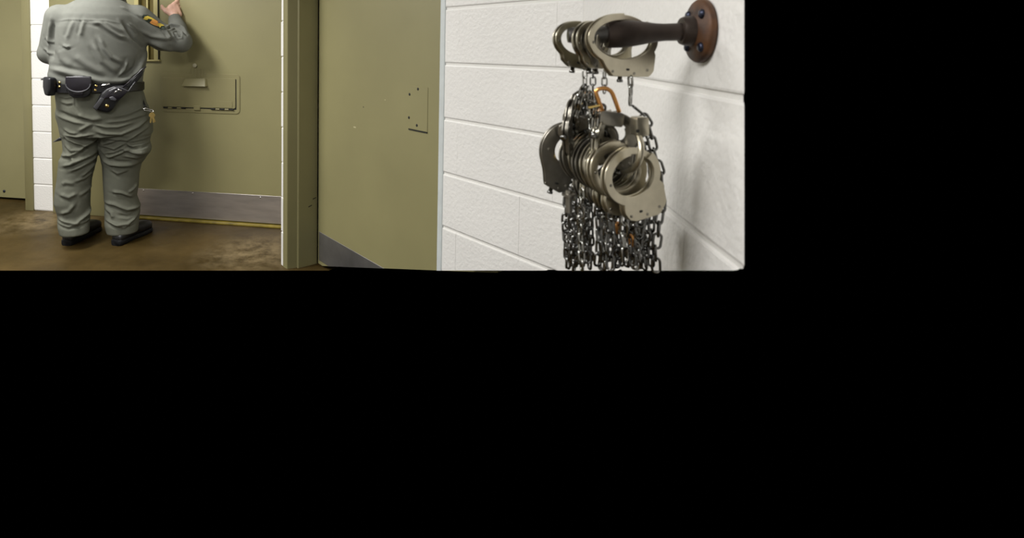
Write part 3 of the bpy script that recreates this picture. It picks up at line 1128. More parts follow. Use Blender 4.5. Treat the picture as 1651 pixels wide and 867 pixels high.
def belt_at(px, lift=0.0):             # point on the belt behind pixel column px, with outward normal and tangent
    u = loc(px, 140, -.12)[0]
    k = max(-.995, min(.995, (u-BR[0])/BR[2]))
    v = BR[1]-BR[3]*math.sqrt(1-k*k)
    n = np.array((k/BR[2], -math.sqrt(1-k*k)/BR[3], 0))
    n /= np.linalg.norm(n)
    return np.array((BR[0]+k*BR[2], v, bz-.0+.0*u))+n*lift, n


bm = bmesh.new()
N = 72
hw = .028
secs = []
for i in range(N):
    t = 2*PI*i/N
    ring = []
    for dr, dz in ((0, -hw), (.006, -hw+.004), (.006, hw-.004), (0, hw), (-.012, hw), (-.012, -hw)):
        l = np.array((BR[0]+(BR[2]+dr)*math.cos(t), BR[1]+(BR[3]+dr)*math.sin(t), bz+dz-.035*math.cos(t)*0))
        ring.append(bm.verts.new(wpt(l)))
    secs.append(ring)
for i in range(N):
    a, b = secs[i], secs[(i+1) % N]
    for k in range(6):
        j = (k+1) % 6
        bm.faces.new((a[k], a[j], b[j], b[k]))
belt = obj('duty_belt', bm, M_leather, None, True, 40)
attach(belt, officer)
belt['label'] = 'black leather duty belt with brass snaps'


def on_belt(name, px, py, build, m, lift=.006, sm=True, angle=40):
    p, n = belt_at(px, lift)
    p[2] = loc(px, py, p[1])[2]
    nw = e1*float(n[0])+e2*float(n[1])
    tw = Vector((-nw.y, nw.x, 0))
    if tw.dot(e1) < 0:
        tw = -tw
    bm = bmesh.new()
    build(bm, frame_of(tw, (0, 0, 1), nw, wpt(p)))
    o = obj(name, bm, m, None, sm, angle)
    o.parent = belt
    o.matrix_parent_inverse = (Matrix.Translation(officer.location) @ belt.matrix_parent_inverse).inverted() if False else Matrix.Identity(4)
    return o


for px, py in ((97, 133), (96.5, 140), (155.2, 138.5), (153.7, 145.5)):
    on_belt('snap', px, py, lambda b, M: lathe(b, [(.0085, 0), (.008, .003), (.005, .0055), (.001, .006)], 14, M), M_brass)
def flap_pts(w_, h_, n=14):
    return [(-w_, h_)]+[(w_*-math.cos(PI*i/n), -h_*.55*math.sin(PI*i/n)) for i in range(n+1)]+[(w_, h_)]


on_belt('cuff_case', 131, 138, lambda b, M: prism(b, round_rect(-.062, .062, -.072, .062, .045), 0, .034, M, .010, 3), M_leather)
on_belt('case_flap', 131, 134.5, lambda b, M: prism(b, [(-.070, .045), (-.072, .0)]+[(-.072*math.cos(PI*i/12), -.052*math.sin(PI*i/12)) for i in range(1, 12)]+[(.072, .0), (.070, .045)], .030, .046, M, .006, 3), M_leather2)
def rim(b, M):
    tube(b, [M @ Vector((-.067*math.cos(PI*i/16), -.047*math.sin(PI*i/16)-.0, .047)) for i in range(17)], .0035, 6)


on_belt('flap_rim', 131, 134.5, rim, mat('worn_grey_leather_edge', (.10, .10, .11), .3))
on_belt('case_tab', 130.5, 149, lambda b, M: prism(b, round_rect(-.026, .026, -.012, .012, .008), .032, .042, M, .004, 2), M_leather2)
on_belt('pouch', 87, 137, lambda b, M: prism(b, [(-.03, .052), (.035, .045), (.03, -.03), (.02, -.065), (-.018, -.06), (-.034, -.01)], 0, .05, M, .012, 3), M_leather)
on_belt('snap', 81.5, 127, lambda b, M: lathe(b, [(.006, .03), (.006, .053), (.003, .055)], 12, M), M_chrome)
def clip_(b, M):
    tube(b, [M @ Vector(p) for p in ((-.02, -.006, .01), (-.016, .006, .016), (.0, .008, .02), (.02, .014, .016), (.024, .01, .01))], .005, 8)
    lathe(b, [(.009, 0), (.009, .008), (.006, .011)], 12, M @ Matrix.Translation((-.016, 0, .006)))


on_belt('belt_clip', 170, 138.5, clip_, M_chrome)
on_belt('keeper', 142, 141, lambda b, M: box(b, -.012, .012, -.034, .034, 0, .009, M, .003, 2), M_leather)
on_belt('keeper', 112, 138, lambda b, M: box(b, -.012, .012, -.034, .034, 0, .009, M, .003, 2), M_leather)

# holster: outline drawn on a plate lying along the right hip
hp, hn = belt_at(188, .004)
hv = hp[1]
Mh = frame_of(e1, (0, 0, 1), -e2, wpt(np.array((0, 0, 0))))
def hpl(pts, v):
    out = []
    for x, y in pts:
        l = loc(x, y, v)
        out.append((l[0], l[2]))
    return out


def plate(name, pts, v0, v1, m, bev, parent=belt):
    bm = bmesh.new()
    prism(bm, hpl(pts, (v0+v1)/2), -v0, -v1, Mh, bev, 3)
    o = obj(name, bm, m, None, True, 50)
    o.parent = parent
    return o


hs = hv-.01
plate('holster', [(149.5, 174), (156, 163), (163, 150), (172, 142), (184, 138), (200, 137), (208, 138), (205, 148), (196, 157), (188, 166), (183, 175), (175, 181), (163, 179)], hs+.05, hs-.03, M_leather, .012)
plate('holster_panel', [(150, 173), (162, 157), (169, 159), (161, 171), (156, 178)], hs-.028, hs-.042, mat('worn_grey_holster_leather', (.05, .05, .055), .35), .004)
plate('holster_flap', [(166, 160), (175, 146), (186, 140), (200, 142), (208, 146), (196, 158), (186, 162), (176, 158)], hs-.028, hs-.045, M_leather2, .006)
plate('holster_strap', [(188, 160), (182, 155), (176, 157), (178, 161), (186, 163)], hs-.04, hs-.052, mat('grey_strap_leather', (.06, .06, .07), .4), .003)
plate('pistol_grip', [(196, 140), (206, 133), (216, 125), (224, 117), (228, 113), (231, 114), (229, 122), (221, 132), (210, 143), (202, 147)], hs+.02, hs-.022, M_leather, .006)
bm = bmesh.new()
tube(bm, [wpt(loc(x, y, hs-.045)) for x, y in ((178, 149), (184, 143), (192, 141), (200, 144), (207, 147), (214, 137), (218, 132))], .0035, 8)
o = obj('retention_strap', bm, mat('shiny_strap_edge', (.09, .09, .1), .2), None, True)
o.parent = belt
bm = bmesh.new()
tube(bm, [wpt(loc(x, y, hs-.03)) for x, y in ((198, 141), (206, 134), (214, 126), (222, 119), (229, 112), (236, 107.5))], [.004, .004, .004, .005, .006, .003], 8)
o = obj('strap', bm, M_leather2, None, True)
o.parent = belt
c_ = wpt(loc(172.5, 170.5, hs-.03))
bm = bmesh.new()
lathe(bm, [(.013, 0), (.012, .004), (.008, .008), (.002, .009)], 16, Matrix.Translation(c_) @ z_to(-e2))
o = obj('snap', bm, M_brass, None, True, 50)
o.parent = belt
bm = bmesh.new()
for (a, b) in (((184, 150), (189, 146)), ((190, 144), (196, 146))):
    tube(bm, [wpt(loc(*a, hs-.05)), wpt(loc(*b, hs-.05))], .004, 8)
o = obj('buckle', bm, M_chrome, None, True)
o.parent = belt

# shoes --------------------------------------------------------------
def shoe(heel, toe, side):
    h = Vector((heel[0], heel[1], 0))
    t = Vector((toe[0], toe[1], 0))
    ax = (t-h).normalized()
    sd = Vector((ax.y, -ax.x, 0))
    L = (t-h).length
    M = frame_of(sd, ax, (0, 0, 1), h)
    def loft(bm, secs, n=20):
        rings = []
        for y, cx, hw_, z0, z1, ex in secs:
            ring = []
            for i in range(n):
                a = 2*PI*i/n
                ca, sa = math.cos(a), math.sin(a)
                ring.append(bm.verts.new((cx+hw_*math.copysign(abs(ca)**ex, ca), y, (z0+z1)/2+(z1-z0)/2*math.copysign(abs(sa)**ex, sa))))
            rings.append(ring)
        for a, b in zip(rings, rings[1:]):
            for i in range(n):
                bm.faces.new((a[i], a[(i+1) % n], b[(i+1) % n], b[i]))
        bm.faces.new(rings[0][::-1])
        bm.faces.new(rings[-1])
        bmesh.ops.transform(bm, matrix=M, verts=bm.verts)
    bm = bmesh.new()
    loft(bm, [(.003, 0, .028, .02, .060, .8), (.012, 0, .038, .02, .070, .7), (.05, 0, .044, .02, .082, .7), (.11, 0, .042, .02, .10, .75), (.16, .003*side, .044, .02, .10, .75),
              (L*.68, .006*side, .051, .02, .094, .75), (L*.83, .005*side, .050, .02, .088, .75), (L*.93, .002*side, .042, .02, .076, .75), (L*.985, 0, .024, .02, .058, .8)])
    up_ = obj('shoe', bm, M_shoe, None, True)
    attach(up_, officer)
    bm = bmesh.new()
    loft(bm, [(-.004, 0, .030, 0, .036, .5), (.006, 0, .040, 0, .038, .4), (.05, 0, .045, 0, .038, .4), (.12, 0, .043, 0, .034, .4), (.17, .003*side, .047, 0, .032, .4),
              (L*.68, .006*side, .054, 0, .032, .4), (L*.85, .005*side, .052, 0, .032, .4), (L*.95, .002*side, .040, 0, .028, .4), (L*1.0, 0, .024, .004, .028, .5)])
    bs = bmesh.new()
    lathe(bs, [(.034, .05), (.036, .10), (.034, .135), (.02, .14)], 20, M @ Matrix.Translation((0, .085, 0)))
    k_ = obj('sock', bs, M_shoe, None, True)
    k_.parent = up_
    so = obj('sole', bm, M_sole, None, True, 50)
    so.parent = up_
    return up_


def ground(x, y):
    d = ray(x, y)
    return d*(-CAMZ/d.z)


for (hx, hy), (tx, ty), sd_ in (((107, 396), (150, 374), -1), ((186.5, 396), (233, 374), 1)):
    h_, t_ = ground(hx, hy), ground(tx, ty)
    h_ = Vector((h_.x, h_.y))
    t_ = Vector((t_.x, t_.y))
    shoe(h_, h_+(t_-h_).normalized()*.315, sd_)

# key bunch ----------------------------------------------------------
kp_ = wpt(loc(238, 177, -.10))
keys = empty('key_bunch', kp_)
tag(keys, 'small bunch of brass keys on a chrome clip hanging at the right hip', 'keys')
bm = bmesh.new()
tube(bm, [wpt(loc(x, y, -.02-.0033*(y-150))) for x, y in ((227, 150), (229.5, 158), (233, 168), (236, 174))], .005, 8)
attach(obj('strap', bm, M_leather, None, True), keys)
bm = bmesh.new()
tube(bm, [wpt(loc(x, y, -.105)) for x, y in ((231.5, 175.5), (235, 174), (241, 176.5), (246, 177), (247.5, 179.5), (245, 181), (240, 178.5), (233, 178))], .0035, 8, True)
attach(obj('key_clip', bm, M_chrome, None, True), keys)
for i, (dx, dv, an) in enumerate(((0, -.004, -.12), (1.0, 0, .1), (-1.2, .004, .35))):
    b0 = wpt(loc(244.5+dx, 181, -.105+dv))
    M = Matrix.Translation(b0) @ frame_of(e1, (0, 0, 1), -e2, (0, 0, 0)) @ Matrix.Rotation(an, 4, 'Z')
    bm = bmesh.new()
    prism(bm, [(-.006, 0), (.006, 0), (.016, -.016), (.015, -.026), (.006, -.033), (.005, -.066), (.001, -.072), (-.005, -.066), (-.005, -.033), (-.015, -.026), (-.016, -.016)], -.0014, .0014, M, .0006)
    attach(obj('key', bm, M_brass, None), keys)
#PERSONEND#
#CHAINS#

# ------------------------------------------------------------------ iron pipe bracket on the near wall
FP = at_side(1135, 50, BX)
YB = FP.y
br = empty('pipe_bracket', FP)
tag(br, 'dark iron pipe arm with a rusty round flange bolted to the white block wall', 'bracket')
MF = frame_of((0, 0, 1), (0, 1, 0), (-1, 0, 0), (0, 0, 0)) 
MFW = Matrix.Translation(FP) @ MF


def brpart(name, bm, m, angle=40):
    return attach(obj(name, bm, m, None, True, angle), br)


bm = bmesh.new()
lathe(bm, [(.0430, .0005), (.0445, .002), (.0445, .008), (.042, .011), (.026, .0125), (.0215, .016)], 48, MFW)
brpart('flange', bm, M_rust, 60)
bm = bmesh.new()
lathe(bm, [(.0215, .010), (.0205, .026), (.0185, .030), (.0145, .0305)], 40, MFW)
brpart('hub', bm, M_pipe)
tiltM = MFW @ Matrix.Rotation(-.04, 4, 'Y')
bm = bmesh.new()
lathe(bm, [(.0124, .02), (.0124, .052), (.0132, .062), (.0160, .078), (.0188, .094), (.0200, .106), (.0200, .124), (.0190, .129), (.013, .1295)], 40, tiltM)
brpart('pipe', bm, M_pipe, 60)
bm = bmesh.new()
lathe(bm, [(.0125, .126), (.0122, .150), (.0118, .165), (.0112, .178), (.0100, .182), (.005, .183)], 32, tiltM)
brpart('rod', bm, M_rod, 60)
for sx, sz in ((-1, 1), (1, 1), (1, -1), (-1, -1)):
    bm = bmesh.new()
    lathe(bm, [(.0066, .010), (.0066, .0135), (.0048, .0155), (.001, .016)], 16, MFW @ Matrix.Translation((sz*.0225, sx*.0225, 0)))
    brpart('bolt', bm, M_bolt, 50)

# ------------------------------------------------------------------ cuffs
CUFFS = {}


def cuff_meshes(key, rx, ry, rim, body, t=.0026, gap=.0042, a0=95, a1=395):
    """meshes of one kind of cuff, lying in the local xz plane with its face towards -y"""
    def rout(th):
        c, s = math.cos(th), math.sin(th)
        r = 1/math.sqrt((c/(rx+rim))**2+(s/(ry+rim))**2)
        for (x0, z0), (x1, z1) in zip(body, body[1:]+body[:1]):
            ex, ez = x1-x0, z1-z0
            den = c*ez-s*ex
            if abs(den) < 1e-9:
                continue
            rr = (x0*ez-z0*ex)/den
            tt = (x0*s-z0*c)/den
            if rr > 0 and -1e-6 <= tt <= 1+1e-6:
                r = max(r, rr)
        return r
    def rin(th):
        return 1/math.sqrt((math.cos(th)/rx)**2+(math.sin(th)/ry)**2)
    def strip(a_, b_, fi, fo, y0, y1, n, closed=False):
        bm = bmesh.new()
        rs = []
        for i in range(n if closed else n+1):
            th = math.radians(a_+(b_-a_)*i/n)
            c, s = math.cos(th), math.sin(th)
            ri, ro = fi(th), fo(th)
            e = min(.0009, (y1-y0)*.3)
            rs.append([bm.verts.new((c*r, y, s*r)) for r, y in ((ri+e, y0), (ro-e, y0), (ro, y0+e), (ro, y1-e), (ro-e, y1), (ri+e, y1), (ri, y1-e), (ri, y0+e))])
        for i in range(len(rs) if closed else len(rs)-1):
            A, B = rs[i], rs[(i+1) % len(rs)]
            for k in range(8):
                j = (k+1) % 8
                bm.faces.new((A[k], A[j], B[j], B[k]))
        if not closed:
            bm.faces.new(rs[0])
            bm.faces.new(rs[-1][::-1])
        bmesh.ops.recalc_face_normals(bm, faces=bm.faces)
        me = bpy.data.meshes.new('cuff_part')
        bm.to_mesh(me)
        bm.free()
        me.shade_smooth()
        me.set_sharp_from_angle(angle=math.radians(35))
        return me
    ck = strip(a0, a1, rin, rout, -t/2, t/2, 84)
    arm = strip(a1-395-30, a0+20, lambda th: rin(th)+.001, lambda th: rin(th)+rim*.82, -gap*.42, gap*.42, 48)
    lock = strip(200, 340, lambda th: rin(th)+.002, lambda th: max(rout(th)-.003, rin(th)+.004), -gap*.45, gap*.45, 40)
    bm = bmesh.new()
    lathe(bm, [(.0022, 0), (.002, .0007), (.0008, .001)], 10, z_to((0, -1, 0)))
    me_r = bpy.data.meshes.new('rivet')
    bm.to_mesh(me_r)
    bm.free()
    bm = bmesh.new()
    zb = -rout(math.radians(-90))
    lathe(bm, [(.0030, 0), (.0030, .005), (.0042, .0055), (.0042, .009), (.002, .0095)], 14, Matrix.Translation((0, 0, zb+.001)) @ z_to((0, 0, -1)))
    me_s = bpy.data.meshes.new('swivel')
    bm.to_mesh(me_s)
    bm.free()
    me_s.shade_smooth()
    bx = [p[0] for p in body]
    bzm = min(p[1] for p in body)
    riv = [(min(bx)*.45, bzm*.86), (max(bx)*.75, bzm*.80), (max(bx)*.35, bzm*.90), (-(rx+rim*.5)*.94, -.006)]
    CUFFS[key] = (ck, arm, lock, me_r, me_s, riv, t, gap, bzm)


def with_mat(me, m):
    k = (me.name, m.name)
    if k not in CUFFS:
        c = me.copy()
        c.materials.clear()
        c.materials.append(m)
        CUFFS[k] = c
    return CUFFS[k]


def cuff(name, key, label, pos, yaw, roll=0, tilt=0, m=M_nickel, cat='cuff', group=None, m2=None, rivets=True):
    ck, arm, lock, me_r, me_s, riv, t, gap, bzm = CUFFS[key]
    o = empty(name, pos)
    o.rotation_mode = 'QUATERNION'
    R_ = Matrix.Rotation(math.radians(yaw), 4, 'Z') @ Matrix.Rotation(math.radians(tilt), 4, 'X') @ Matrix.Rotation(math.radians(roll), 4, 'Y')
    o.rotation_quaternion = R_.to_quaternion()
    tag(o, label, cat, group)
    def part(nm, me, mm, loc_=(0, 0, 0)):
        p = bpy.data.objects.new(nm, with_mat(me, mm))
        link(p, o)
        p.location = loc_
        return p
    f = part('cheek_plate', ck, m, (0, -gap/2-t/2, 0))
    part('cheek_plate', ck, m, (0, gap/2+t/2, 0))
    part('ratchet_arm', arm, m2 or m)
    part('lock_body', lock, m2 or m)
    part('swivel', me_s, M_chain)
    if rivets:
        for x, z in riv:
            part('rivet', me_r, M_nickel3, (x, -gap/2-t, z))
    kh = part('keyhole', me_r, M_dark, (riv[1][0]*.2, -gap/2-t-.0002, bzm*.80))
    kh.scale = (1.6, .4, .8)
    return o


cuff_meshes('leg', .053, .0275, .0100, [(-.040, -.026), (-.030, -.040), (-.016, -.053), (.050, -.052), (.058, -.044), (.060, -.018), (.0, -.01)])
cuff_meshes('hand', .031, .0195, .0095, [(-.026, -.018), (-.020, -.032), (-.008, -.0395), (.028, -.0395), (.036, -.030), (.036, -.014), (0, -.005)])
cuff_meshes('stack', .039, .0275, .0130, [(-.016, -.02), (-.021, -.047), (-.012, -.059), (.0, -.0625), (.046, -.061), (.060, -.046), (.056, -.018), (0, -.005)])
cuff_meshes('solid', .014, .019, .022, [(-.028, -.026), (-.020, -.040), (-.012, -.060), (.012, -.066), (.024, -.060), (.026, -.03), (0, -.005)])
GB = 'cuffs locked round the iron pipe arm'
cuff('leg_iron', 'leg', 'large beige nickel leg iron locked round the pipe arm, nearest to the flange', at(1003, 64, YB), 29, 2, 0, M_nickel, 'leg iron', GB)
cuff('handcuff', 'hand', 'leftmost handcuff locked round the tip of the pipe arm', at(931, 66, YB+.014), 26, 10, 0, M_nickel2, 'handcuff', GB)
cuff('handcuff', 'hand', 'second handcuff from the left round the pipe arm, overlapping the leftmost', at(953, 66, YB+.002), 44, 4, 0, M_nickel2, 'handcuff', GB)
cuff('handcuff', 'hand', 'third handcuff round the pipe arm, seen through the left part of the large leg iron', at(962, 67, YB+.012), 50, 0, 0, M_nickel3, 'handcuff', GB)
cuff('handcuff', 'hand', 'handcuff seen inside the large leg iron just below the pipe coupling', at(988, 67, YB+.014), 38, -4, 0, M_nickel2, 'handcuff', GB)

# the nested stack of leg irons in the middle of the bundle
ST = Vector((at(1018, 283, .775)))
axis = Vector((-math.sin(math.radians(33)), math.cos(math.radians(33)), .17))
names = ['nearest leg iron of the nested stack, its beige face in full view', 'second leg iron of the nested stack, right behind the nearest', 'third leg iron of the nested stack counted from the nearest',
         'fourth leg iron of the nested stack counted from the nearest', 'fifth leg iron of the nested stack counted from the nearest', 'sixth leg iron of the nested stack counted from the nearest', 'rearmost leg iron of the nested stack, at its left end']
for i in range(7):
    off = axis*(.0005+.0128*i) + Vector((random.uniform(-.002, .002), 0, random.uniform(-.002, .002)))*(i > 0)
    if i == 1:
        off += Vector((-.008, 0, .004))
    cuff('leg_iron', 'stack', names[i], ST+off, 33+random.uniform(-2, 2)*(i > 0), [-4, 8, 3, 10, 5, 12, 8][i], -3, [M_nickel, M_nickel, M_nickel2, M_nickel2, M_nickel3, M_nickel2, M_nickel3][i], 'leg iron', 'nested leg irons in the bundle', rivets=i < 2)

GM = 'loose cuffs dangling above the nested stack'
cuff('handcuff', 'solid', 'dull grey cuff plate sticking out at the far left of the bundle', at(908, 240, YB+.03), 14, 16, 0, M_nickel3, 'handcuff', GM)
cuff('handcuff', 'hand', 'dark handcuff seen at a slant just above the grey cuff plate at left', at(925, 203, YB-.01), 62, 75, 0, M_nickel3, 'handcuff', GM)
cuff('handcuff', 'hand', 'shiny handcuff seen nearly edge on left of the padlock legs', at(938, 172, YB+.0), 68, 40, 12, M_chain2, 'handcuff', GM)
cuff('handcuff', 'hand', 'dark handcuff hanging body up, just left of the coppery padlock legs', at(944, 196, YB+.02), 30, 200, 0, M_nickel3, 'handcuff', GM)
cuff('handcuff', 'hand', 'dark handcuff low in the middle, just above the rear end of the nested stack', at(952, 228, YB+.0), -28, 150, 10, M_nickel3, 'handcuff', GM)
cuff('handcuff', 'hand', 'dark handcuff low in the middle, left of the olive cuff plate with the tall hole', at(975, 222, YB-.015), 58, 100, 0, M_nickel2, 'handcuff', GM)
cuff('handcuff', 'hand', 'shiny handcuff turned edge on in the middle of the bundle', at(962, 205, YB-.005), 72, 85, 0, M_chain2, 'handcuff', GM)
cuff_meshes('plate', .0105, .0115, .019, [(-.026, -.02), (-.020, -.04), (-.01, -.052), (.012, -.052), (.022, -.04), (.024, -.02), (0, -.005)])
cuff('handcuff', 'plate', 'olive dark cuff plate with a tall hole right of the padlock', at(998, 213, YB-.014), -40, 0, 0, M_nickel3, 'handcuff', GM)
# slim cuff seen edge on: lock block with its thin arm passing in front of the stack
sl = empty('handcuff', at(1031, 203, YB-.05))
tag(sl, 'edge on handcuff with a beige lock block and thin arm curving into the nested stack', 'handcuff', GM)
bm = bmesh.new()
prism(bm, round_rect(-.0085, .0085, -.0125, .0125, .003), -.009, .009, frame_of((.96, .2, .06), (-.06, 0, .998), (.2, -.96, 0), at(1031, 203, YB-.05)), .0015, 2)
attach(obj('lock_body', bm, M_nickel, None, True, 40), sl)
bm = bmesh.new()
lathe(bm, [(.0024, 0), (.0024, .0007), (.001, .001)], 10, Matrix.Translation(at(1028, 211, YB-.0605)) @ z_to((.2, -.97, 0)))
attach(obj('keyhole', bm, M_dark), sl)
bm = bmesh.new()
arc = [at(x, y, Y) for x, y, Y in ((1027, 214, YB-.05), (1031, 222, YB-.058), (1033.5, 233, YB-.066), (1034, 244, YB-.07), (1032, 255, YB-.07), (1028, 264, YB-.066), (1022, 271, YB-.056), (1013, 276, YB-.044), (1004, 277, YB-.03))]
tube(bm, arc, [.0042]*7+[.0036, .003], 8)
attach(obj('ratchet_arm', bm, M_nickel, None, True), sl)
for px, py, Yq in ((907.5, 257, YB+.018),):
    p = at(px, py, Yq)
    bm = bmesh.new()
    lathe(bm, [(.0055, 0), (.0055, .004), (.003, .0055)], 14, Matrix.Translation(p) @ z_to((-.2, -1, 0)))
    tag(obj('brass_plug', bm, M_brass, None, True, 50), 'small brass lock plug on the grey cuff plate at the far left', 'lock plug')

# brass padlock
pk = empty('padlock', at(985, 165, YB-.03))
tag(pk, 'small padlock with two slanting coppery shackle legs hanging in the bundle', 'padlock')
bm = bmesh.new()
tube(bm, [at(x, y, YB-.035) for x, y in ((972.5, 182), (967, 168), (961, 151), (961, 147), (965, 143.5), (972, 142), (979, 143), (985, 147), (988, 152), (994, 168), (998.5, 181))], .0029, 10)
attach(obj('shackle', bm, M_copper, None, True), pk)
bm = bmesh.new()
pp = at(985, 191, YB-.032)
prism(bm, round_rect(-.016, .016, -.010, .010, .004), -.006, .006, frame_of((.97, 0, -.1), (.1, 0, .97), (0, -1, 0), pp), .0025, 2)
attach(obj('lock_case', bm, M_nickel3, None, True, 40), pk)
bm = bmesh.new()
box(bm, -.008, .008, -.0016, .0016, -.001, .001, frame_of((1, 0, .25), (-.25, 0, 1), (0, -1, 0), at(958, 171.5, YB-.04)), .0006)
tag(obj('brass_tag', bm, M_brass, None), 'tiny brass tag left of the coppery padlock legs', 'tag')

# ------------------------------------------------------------------ chains


def link_mesh(name, L, W, wire, seg=20, ns=7):
    bm = bmesh.new()
    pts = []
    hl, hw_ = L/2-wire/2-(W/2-wire/2), W/2-wire/2
    n = seg//2
    for i in range(n+1):
        a = PI*i/n
        pts.append((hw_*math.cos(a), 0, hl+hw_*math.sin(a)))
    for i in range(n+1):
        a = PI+PI*i/n
        pts.append((hw_*math.cos(a), 0, -hl+hw_*math.sin(a)))
    tube(bm, pts, wire/2, ns, True)
    bmesh.ops.recalc_face_normals(bm, faces=bm.faces)
    me = bpy.data.meshes.new(name)
    bm.to_mesh(me)
    bm.free()
    me.shade_smooth()
    return me


LK = {'small': (link_mesh('link', .0150, .0092, .0023), .0106), 'mid': (link_mesh('link', .0205, .0128, .0036), .0132), 'long': (link_mesh('link', .0260, .0142, .0038), .0182)}


def chain(label, pts, kind, m, spin=0, jit=8, odd=None, group='chain strands of the restraint bundle'):
    me, pitch = LK[kind]
    pts = [Vector(p) for p in pts]
    root = empty('chain_strand', pts[0])
    tag(root, label, 'chain', group)
    seg = [(b-a).length for a, b in zip(pts, pts[1:])]
    tot = sum(seg)
    n = max(2, int(tot/pitch))
    for i in range(n):
        s = pitch*(i+.5)
        k = 0
        while k < len(seg)-1 and s > seg[k]:
            s -= seg[k]
            k += 1
        a, b = pts[k], pts[k+1]
        p = a+(b-a)*min(1, s/seg[k])
        d = (b-a).normalized()
        q = d.to_track_quat('Z', 'Y').to_matrix().to_4x4() @ Matrix.Rotation(math.radians(spin+90*(i % 2)+random.uniform(-jit, jit)), 4, 'Z')
        mm = M_copper if odd is not None and i == odd else m
        o = link(bpy.data.objects.new('link', with_mat(me, mm)), root)
        o.matrix_local = Matrix.Translation(p-pts[0]) @ q
    return root


def strand(label, px, y0, y1, Y, kind, m, spin=0, jit=8, odd=None, wob=.004):
    pts = []
    n = 6
    for i in range(n+1):
        y = y0+(y1-y0)*i/n
        pts.append(at(px+wob*900*math.sin(i*1.3+px)*.5, y, Y+wob*math.cos(i*1.7+px)))
    return chain(label, pts, kind, m, spin, jit, odd)


strand('short fine chain under the leftmost handcuff of the pipe arm', 943, 113, 162, YB-.003, 'small', M_chain2, 60, 4, None, 0)
strand('short fine chain with a coil like swivel, second from the left under the pipe arm', 956, 113, 168, YB-.006, 'small', M_chain, 20, 4, None, 0)
strand('short fine chain left above the coppery padlock legs, third under the pipe arm', 974.5, 114, 160, YB-.008, 'small', M_chain2, 40, 4, None, 0)
strand('short bright chain under the large beige leg iron', 1016.5, 124, 178, YB+.004, 'mid', M_chain2, 30, 6, None, .001)
L1 = 'steel chain strand of the front row below the nested leg irons, %s from the left'
cols = [(913, 318, 'mid', M_chain, 'first'), (926, 300, 'mid', M_chain, 'second'), (937, 305, 'mid', M_chain2, 'third'), (948, 310, 'mid', M_chain, 'fourth'),
        (965, 330, 'long', M_chain, 'fifth'), (975, 322, 'mid', M_chain2, 'sixth'), (985, 335, 'long', M_chain, 'seventh'), (996, 335, 'mid', M_chain, 'eighth'),
        (1007, 340, 'long', M_chain2, 'ninth'), (1019, 340, 'mid', M_chain, 'tenth'), (1031, 342, 'long', M_chain, 'eleventh'), (1042, 345, 'mid', M_chain, 'twelfth')]
for i, (px, y0, kd, m_, nm) in enumerate(cols):
    strand(L1 % nm, px, y0, 436, YB+[.0, .02, -.012, .016, -.02, .014, -.006, .022, -.022, .01, -.014, .016][i], kd, m_, i*37, 12, {7: 2, 9: 3}.get(i), .003)
BK = 'steel chain strand in the second row behind the front strands, %s from the left'
for i, (px, y0, nm) in enumerate(((920, 240, 'first'), (932, 236, 'second'), (944, 235, 'third'), (970, 300, 'fourth'), (990, 330, 'fifth'), (1003, 335, 'sixth'), (1014, 335, 'seventh'), (1026, 340, 'eighth'), (1038, 340, 'ninth'))):
    strand(BK % nm, px, y0, 434, YB+.042+.006*(i % 3), 'mid', M_chain2 if i % 3 == 1 else M_chain, i*51, 14, None, .003)  # every third strand coloured lighter to imitate highlights
RW = 'steel chain strand in the rear row nearest the wall, %s from the left'
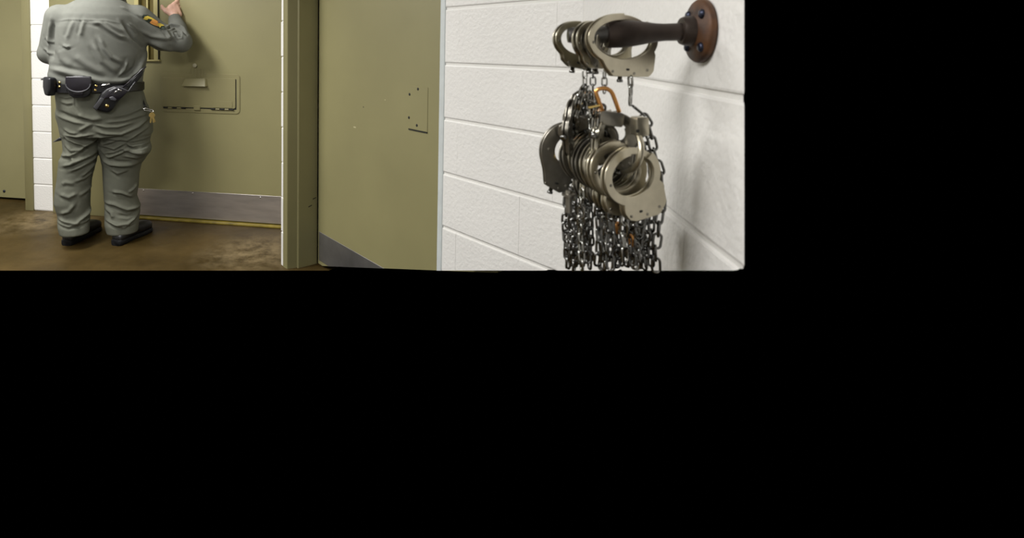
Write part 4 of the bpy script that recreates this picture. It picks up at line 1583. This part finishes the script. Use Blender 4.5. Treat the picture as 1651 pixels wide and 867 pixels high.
for i, (px, y0, nm) in enumerate(((916, 300, 'first'), (927, 260, 'second'), (939, 260, 'third'), (951, 262, 'fourth'), (973, 300, 'fifth'), (983, 330, 'sixth'), (997, 335, 'seventh'), (1011, 335, 'eighth'), (1023, 340, 'ninth'), (1034, 340, 'tenth'))):
    strand(RW % nm, px, y0, 433, YB+.066+.006*(i % 3), 'mid', M_chain2 if i % 3 == 2 else M_chain, i*29, 14, None, .003)  # lighter strands again paint in extra glints
UP = 'steel chain strand among the loose cuffs above the stack, %s from the left'
for i, (px, y0, y1, dy, nm) in enumerate(((931, 160, 250, .02, 'first'), (938, 150, 250, .034, 'second'), (947, 160, 258, .006, 'third'), (953, 150, 252, -.016, 'fourth'),
                                          (958, 165, 250, .03, 'fifth'), (966, 158, 245, .016, 'sixth'), (970, 170, 240, -.012, 'seventh'), (983, 180, 245, .024, 'rightmost, eighth'))):
    strand(UP % nm, px, y0, y1, YB+dy, 'mid', [M_chain, M_chain2][i % 2], i*43, 14, None, .004)
chain('heavy dark chain curving down along the right edge of the bundle', [at(x, y, Y) for x, y, Y in ((1022, 172, YB+.01), (1034, 182, YB+.012), (1043, 196, YB+.014), (1048, 214, YB+.016), (1053, 236, YB+.018), (1059, 258, YB+.018), (1066, 282, YB+.018), (1067, 304, YB+.018), (1066, 330, YB+.016), (1063, 352, YB+.014), (1061, 378, YB+.014), (1057, 404, YB+.014), (1058, 438, YB+.014))], 'long', M_chain, 20, 10)
chain('second dark chain hanging just inside the heavy right edge chain', [at(x, y, YB+.03) for x, y in ((1030, 205), (1042, 230), (1049, 262), (1053, 300), (1051, 345), (1049, 390), (1050, 436))], 'mid', M_chain, 50, 12)
# capped post at the left edge
p0, p1 = at(917, 342, YB-.012), at(917, 309, YB-.012)
bm = bmesh.new()
lathe(bm, [(.0048, 0), (.0048, (p1-p0).length-.006), (.0098, (p1-p0).length-.0055), (.0098, (p1-p0).length-.0025), (.005, (p1-p0).length-.002), (.0045, (p1-p0).length+.002), (.002, (p1-p0).length+.003)], 20, Matrix.Translation(p0) @ z_to(p1-p0))
tag(obj('swivel_post', bm, M_nickel3, None, True, 40), 'grey capped swivel post at the left edge below the grey cuff plate', 'swivel')
